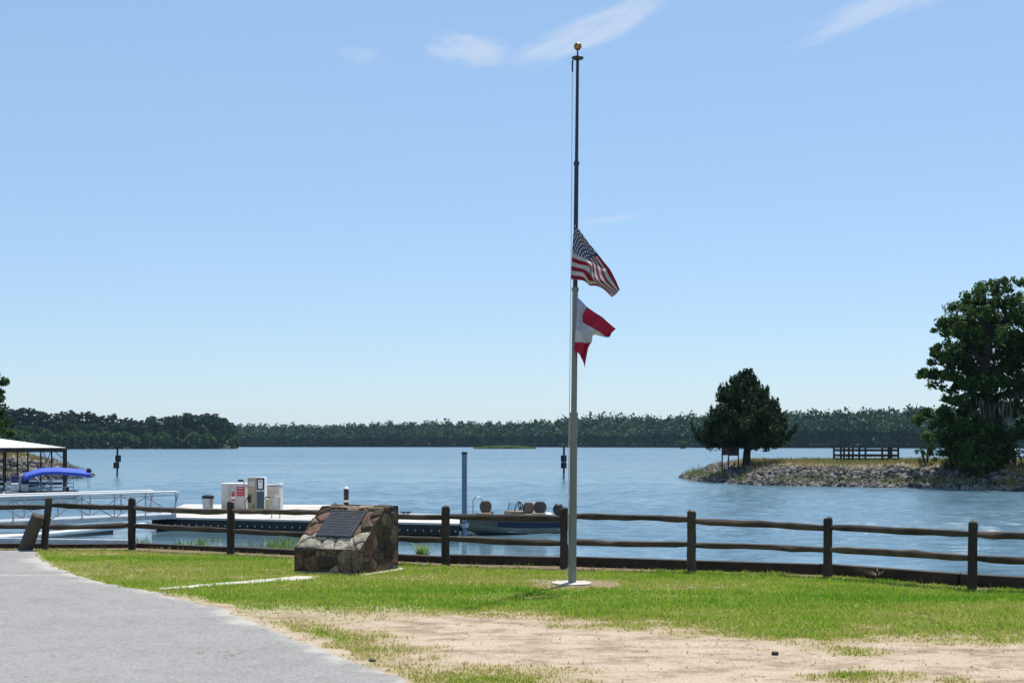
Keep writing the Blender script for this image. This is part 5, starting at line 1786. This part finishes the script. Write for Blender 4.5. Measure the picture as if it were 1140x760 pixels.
# ------------------------------------------------------------------ covered boat shelter with its pontoon boat
def build_shelter():
    Y0 = 79.0
    ex, ez = (73.5 - 570) / FPX * Y0, EYE - (500 - HOR) / FPX * Y0
    x_l = ex - 20.0; Y1 = Y0 + 13
    t = thing('boat_shelter', (ex, Y0, WATER), 'open boat shelter with pale metal roof on dark posts at the left', 'boat shelter', rotz=R(19.5))
    rz = ez + .10; rise = .95; rdx = 6.5
    A, B, C_, D = Vector((x_l, Y0, rz)), Vector((ex, Y0, rz)), Vector((ex, Y1, rz)), Vector((x_l, Y1, rz))
    R1, R2 = Vector((x_l + rdx, Y0 + 6.5, rz + rise)), Vector((ex - rdx, Y0 + 6.5, rz + rise))
    mb = MB(); up = Vector((0, 0, .05))
    mb.add([A, B, C_, D, R1, R2], [(0, 1, 5, 4), (1, 2, 5), (2, 3, 4, 5), (3, 0, 4)])
    mb.add([A - up, B - up, C_ - up, D - up], [(3, 2, 1, 0)])
    rf = mb.build('roof', M['roof'], t)
    ribs = MB()
    for i in range(1, 26):
        x = x_l + (ex - x_l) * i / 26
        f = min(1, (ex - x) / rdx, (x - x_l) / rdx)
        ribs.bar((x, Y0 + .03, rz + .02), (x, Y0 + 6.5 * f, rz + rise * f + .02), .03, .035)
    ribs.build('roof_ribs', M['roof'], rf)
    for a, b in ((A, B), (B, C_), (C_, D), (D, A)): MB().bar(a + Vector((0, 0, -.16)), b + Vector((0, 0, -.16)), .12, .20).build('fascia', M['darkwood'], t)
    fz = WATER + .38

    def post(px, Yp, w):
        k = (px - 570) / FPX; dy = Yp - Y0; c, q = math.cos(R(19.5)), math.sin(R(19.5))
        x = ex + (k * (Y0 + c * dy) - ex + q * dy) / (c - q * k); MB().bar((x, Yp, WATER - 1), (x, Yp, ez), w, w).build('post', M['darkwood'], t); return x
    post(72.2, Y0 + .15, .24)
    xx, x2 = [post(px, Y1 - .4, .10) for px in (57.5, 45.5, 31, 19.5, 6, -10)][:2]
    for px in (4.5,): post(px, Y0 + .2, .11)
    for px in (-60, -150): post(px, Y0 + .15, .24)
    
    for a, b in (((xx, ez), (xx + 1.2, ez - 1.1)), ((xx, ez - .1), (x2 + .3, ez - 1.0)), ((x2 + .1, ez), (xx - .3, ez - .9))):
        MB().bar((a[0], Y1 - .4, a[1]), (b[0], Y1 - .4, b[1]), .05, .05).build('brace', M['darkwood'], t)
    MB().box(((x_l + ex - 8) / 2, Y0 + 2.0, fz - .12), (ex - 8 - x_l, 1.4, .16)).build('walkway', M['darkwood'], t)
    MB().box(((x_l + ex) / 2, Y1 - .6, fz - .12), (ex - x_l, 1.2, .16)).build('walkway', M['darkwood'], t)
    # dark store room on the walkway at the picture edge
    xr = ex - 9.2
    MB().box((xr - 1.2, Y0 + 2.0, fz + .75), (2.4, 1.0, 1.55)).build('store_room', M['darkwood'], t)


build_shelter()


def build_pontoon():
    Y = 70.0; s = Y / FPX

    def X(px): return (px - 570) * s

    def Z(py): return EYE - (py - HOR) * s
    c = Vector((X(45), Y, WATER))
    t = thing('pontoon_boat', c, 'pontoon boat with royal blue canopy beside the shelter', 'boat', rotz=R(20))
    zd = Z(547.5); D = 2.3
    xl, xr = X(8), X(86)
    for yy in (Y + .3, Y + D - .3): MB().tube([(xl - .1, yy, WATER + .12), (xr - .5, yy, WATER + .12), (xr + .1, yy, WATER + .26)], [.30, .30, .05], 14).build('pontoon_tube', M['alu'], t)
    MB().box(((xl + xr) / 2, Y + D / 2, zd - .07), (xr - xl, D, .14)).build('deck', M['darkwood'], t)
    # rail panels low round the deck
    for (a, b, ya, yb) in ((xl, X(42), Y + .05, Y + .05), (xl, xr - .2, Y + D - .05, Y + D - .05), (xl, xl, Y + .05, Y + D - .05)):
        A, B = Vector((a, ya, zd)), Vector((b, yb, zd))
        for z in (.18, .40): MB().tube([A + Vector((0, 0, z)), B + Vector((0, 0, z))], .022, 6).build('rail', M['alu'], t)
        for f in (0, .33, .66, 1): p = A.lerp(B, f); MB().tube([p, p + Vector((0, 0, .42))], .02, 6).build('rail_post', M['alu'], t)
    MB().bar((X(38), Y + .02, zd + .40), (X(43), Y + .02, zd), .03, .03).build('brace', M['alu'], t); MB().bar((X(47), Y + .02, zd + .40), (X(43), Y + .02, zd), .03, .03).build('brace', M['alu'], t)
    for (a, b, y0, h) in ((X(14), X(22), Y + .5, .85), (X(25), X(33), Y + .55, .75), (X(33), X(44), Y + .9, .5)):
        se = MB().box(((a + b) / 2, y0 + .35, zd + h * .28), (b - a, .6, h * .5)).build('seat', M['white'], t, bevel=.04)
        MB().box(((a + b) / 2, y0 + .62, zd + h * .72), (b - a, .16, h * .55)).build('backrest', M['navycloth'], se, bevel=.04)
    co = MB().box((X(28), Y + 1.5, zd + .45), (.5, .6, .9)).build('console', M['offwhite'], t, bevel=.04)
    # canopy: a bowed blue sheet on hoops
    x0, x1 = X(27), X(99)
    n = 22; m = 9; mb = MB(); vs = []; fs = []
    for i in range(n + 1):
        f = i / n; x = x0 + (x1 - x0) * f
        zc = np.interp(f, [0, .12, .28, .5, .8, 1.0], [Z(530), Z(526.5), Z(523.5), Z(523), Z(524.8), Z(526.6)])
        for k in range(m + 1):
            g = k / m; vs.append((x, Y - .1 + (D + .2) * g, zc + .22 * math.sin(math.pi * g) - .10))
    for i in range(n):
        for k in range(m):
            a = i * (m + 1) + k; fs.append((a, a + m + 1, a + m + 2, a + 1))
    mb.add(vs, fs, True); o = mb.build('canopy', M['blue'], t)
    so = o.modifiers.new('cloth', 'SOLIDIFY'); so.thickness = .02
    for yy in (0, m):
        fr = MB()
        for i in range(n):
            a = Vector(vs[i * (m + 1) + yy]); b = Vector(vs[(i + 1) * (m + 1) + yy])
            fr.bar(a + Vector((0, (-.02 if yy == 0 else .02), -.06)), b + Vector((0, (-.02 if yy == 0 else .02), -.06)), .02, .15)
        fr.build('valance', M['blue'], o)
    for yy in (Y + .06, Y + D - .06):
        for (a, b) in ((X(57), X(57)), (X(43), X(64)), (X(55), X(33)), (X(70), X(78))):
            MB().tube([(a, yy, zd), (b, yy, Z(527))], .022, 6).build('canopy_pole', M['alu'], t)
        MB().tube([(X(97.5), yy, Z(527)), (X(97.8), yy, Z(545))], .015, 6).build('canopy_pole', M['alu'], t)
    MB().ball((X(97), Y + .4, Z(524)), .14, 10).build('furled_cover', M['black'], t)
    MB().box((X(74), Y + .3, zd + .12), (.12, .5, .24)).build('gate', M['black'], t)


build_pontoon()


# ------------------------------------------------------------------ plants and litter at the water's edge
def tuft(name, base, n, h, spread, label, cat, m, seed, width=.02):
    rng = np.random.default_rng(seed)
    V = np.empty((n, 2, 4, 3)); base = np.array(base)
    a = rng.random(n) * 6.28; L = h * rng.uniform(.5, 1, n); out = spread * rng.uniform(.2, 1, n)
    b0 = np.stack([np.cos(a), np.sin(a), np.zeros(n)], -1)
    side = np.stack([-np.sin(a), np.cos(a), np.zeros(n)], -1) * width
    p0 = b0 * (out * .25)[:, None]; p1 = b0 * (out * .5)[:, None] + np.stack([0 * L, 0 * L, L * .65], -1); p2 = b0 * out[:, None] + np.stack([0 * L, 0 * L, L], -1)
    V[:, 0] = np.stack([p0 - side, p0 + side, p1 + side * .8, p1 - side * .8], 1); V[:, 1] = np.stack([p1 - side * .8, p1 + side * .8, p2 + side * .1, p2 - side * .1], 1)
    F = np.arange(n * 8).reshape(-1, 4)
    o = np_mesh(name, V.reshape(-1, 3), F, m, {'tint': np.repeat(rng.random(n), 8)}, None, tuple(base))
    return tag(o, label, cat)


b = P(470, 613, 33.5); b.z = WATER
tuft('water_plant', b, 60, .50, .45, 'bright yellow green water plant right of the monument', 'plant', M['reed_leaf'], 3)


def build_weeds():
    rng = np.random.default_rng(9)
    n = 5200
    px = rng.uniform(110, 338, n); Y = 34 + rng.random(n) * 6.5
    X = (px - 570) / FPX * Y
    d = fbm(X * 1.1, Y * 1.1, 15)
    k = d > .54; X, Y, d = X[k], Y[k], d[k]; n = len(X)
    h = .08 + .32 * rng.random(n) ** 1.6 * (d - .3) * 2.2; a = rng.random(n) * 6.28; w = .02
    z = np.maximum(land_z(X, Y), WATER - .03)
    V = np.empty((n, 3, 3)); V[:, 0] = np.stack([X - np.cos(a) * w, Y - np.sin(a) * w, z], -1); V[:, 1] = np.stack([X + np.cos(a) * w, Y + np.sin(a) * w, z], -1)
    V[:, 2] = np.stack([X + rng.normal(0, .1, n), Y + rng.normal(0, .1, n), z + h], -1)
    o = np_mesh('shore_weeds', V.reshape(-1, 3), np.arange(n * 3).reshape(n, 3), M['reed_leaf'], {'tint': np.repeat(rng.random(n) * .7, 3)})
    tag(o, 'green weeds along the water behind the left part of the fence', 'weeds', None, 'stuff')


build_weeds()

b = G(978, 643.5); b.z = .0
tuft('dead_grass_clump', b, 170, .20, .5, 'brown clump of dead grass at the timber edging between two fence posts', 'grass clump', leaf_mat('dead_grass', (.22, .16, .11), (.48, .38, .28), .3), 5, .008)


def pebble(px, py, r, label, seed):
    b = G(px, py); rr = random.Random(seed)
    mb = MB().ball((b.x, b.y, r * .35), r, 10, 1.2, .9, .7)
    mb.v = [(x + rr.uniform(-.1, .1) * r, y + rr.uniform(-.1, .1) * r, z + rr.uniform(-.1, .1) * r) for x, y, z in mb.v]
    tag(mb.build('pebble', M['black'], None, loc=(b.x, b.y, 0)), label, 'pebble')


pebble(863, 728, .035, 'single dark pebble lying on the bare sand', 1)
pebble(415, 736, .03, 'small dark pebble at the edge of the asphalt', 2)



def build_litter():
    rng = np.random.default_rng(17)
    n = 2600
    Y = rng.uniform(11.4, 18, n); X = rng.uniform(-4, 7.5, n)
    sand, dry, dirt = masks(X, Y)
    k = (sand > .35) & (poly_sd(X, Y, ROAD) < -.02) & (fbm(X * 1.3, Y * 1.3, 83) > .47); X, Y = X[k], Y[k]; n = len(X)
    a = rng.random(n) * 6.28; L = .008 + .03 * rng.random(n) ** 2; w = L * rng.uniform(.12, .5, n)
    ca, sa = np.cos(a), np.sin(a); z = land_z(X, Y) + .006
    P4 = [np.stack([X + p * ca * L - q * sa * w, Y + p * sa * L + q * ca * w, z + rng.uniform(0, .008, n)], -1) for p, q in ((-1, 0), (0, -1), (1, 0), (0, 1))]
    o = np_mesh('leaf_litter', np.stack(P4, 1).reshape(-1, 3), np.arange(n * 4).reshape(n, 4), leaf_mat('dead_leaves', (.05, .032, .020), (.26, .18, .11), .1), {'tint': np.repeat(rng.random(n), 4)})
    tag(o, 'scattered dead leaves and twigs on the bare sand', 'leaf litter', None, 'stuff')


build_litter()


# ------------------------------------------------------------------ summer haze over the lake
def build_haze():
    m = bpy.data.materials.new('haze'); m.use_nodes = True; nt = m.node_tree; nt.nodes.clear()
    out = nt.nodes.new('ShaderNodeOutputMaterial'); v = nt.nodes.new('ShaderNodeVolumePrincipled')
    v.inputs['Color'].default_value = (.50, .76, 1, 1); v.inputs['Density'].default_value = .000055; v.inputs['Anisotropy'].default_value = 0
    nt.links.new(v.outputs[0], out.inputs['Volume'])
    MB().box((0, 1560, 32), (5600, 3400, 74)).build('haze', m, None, loc=(0, 1560, 0))
    tag(bpy.data.objects['haze'], 'thin blue summer haze over the lake', 'haze', None, 'stuff')


build_haze()
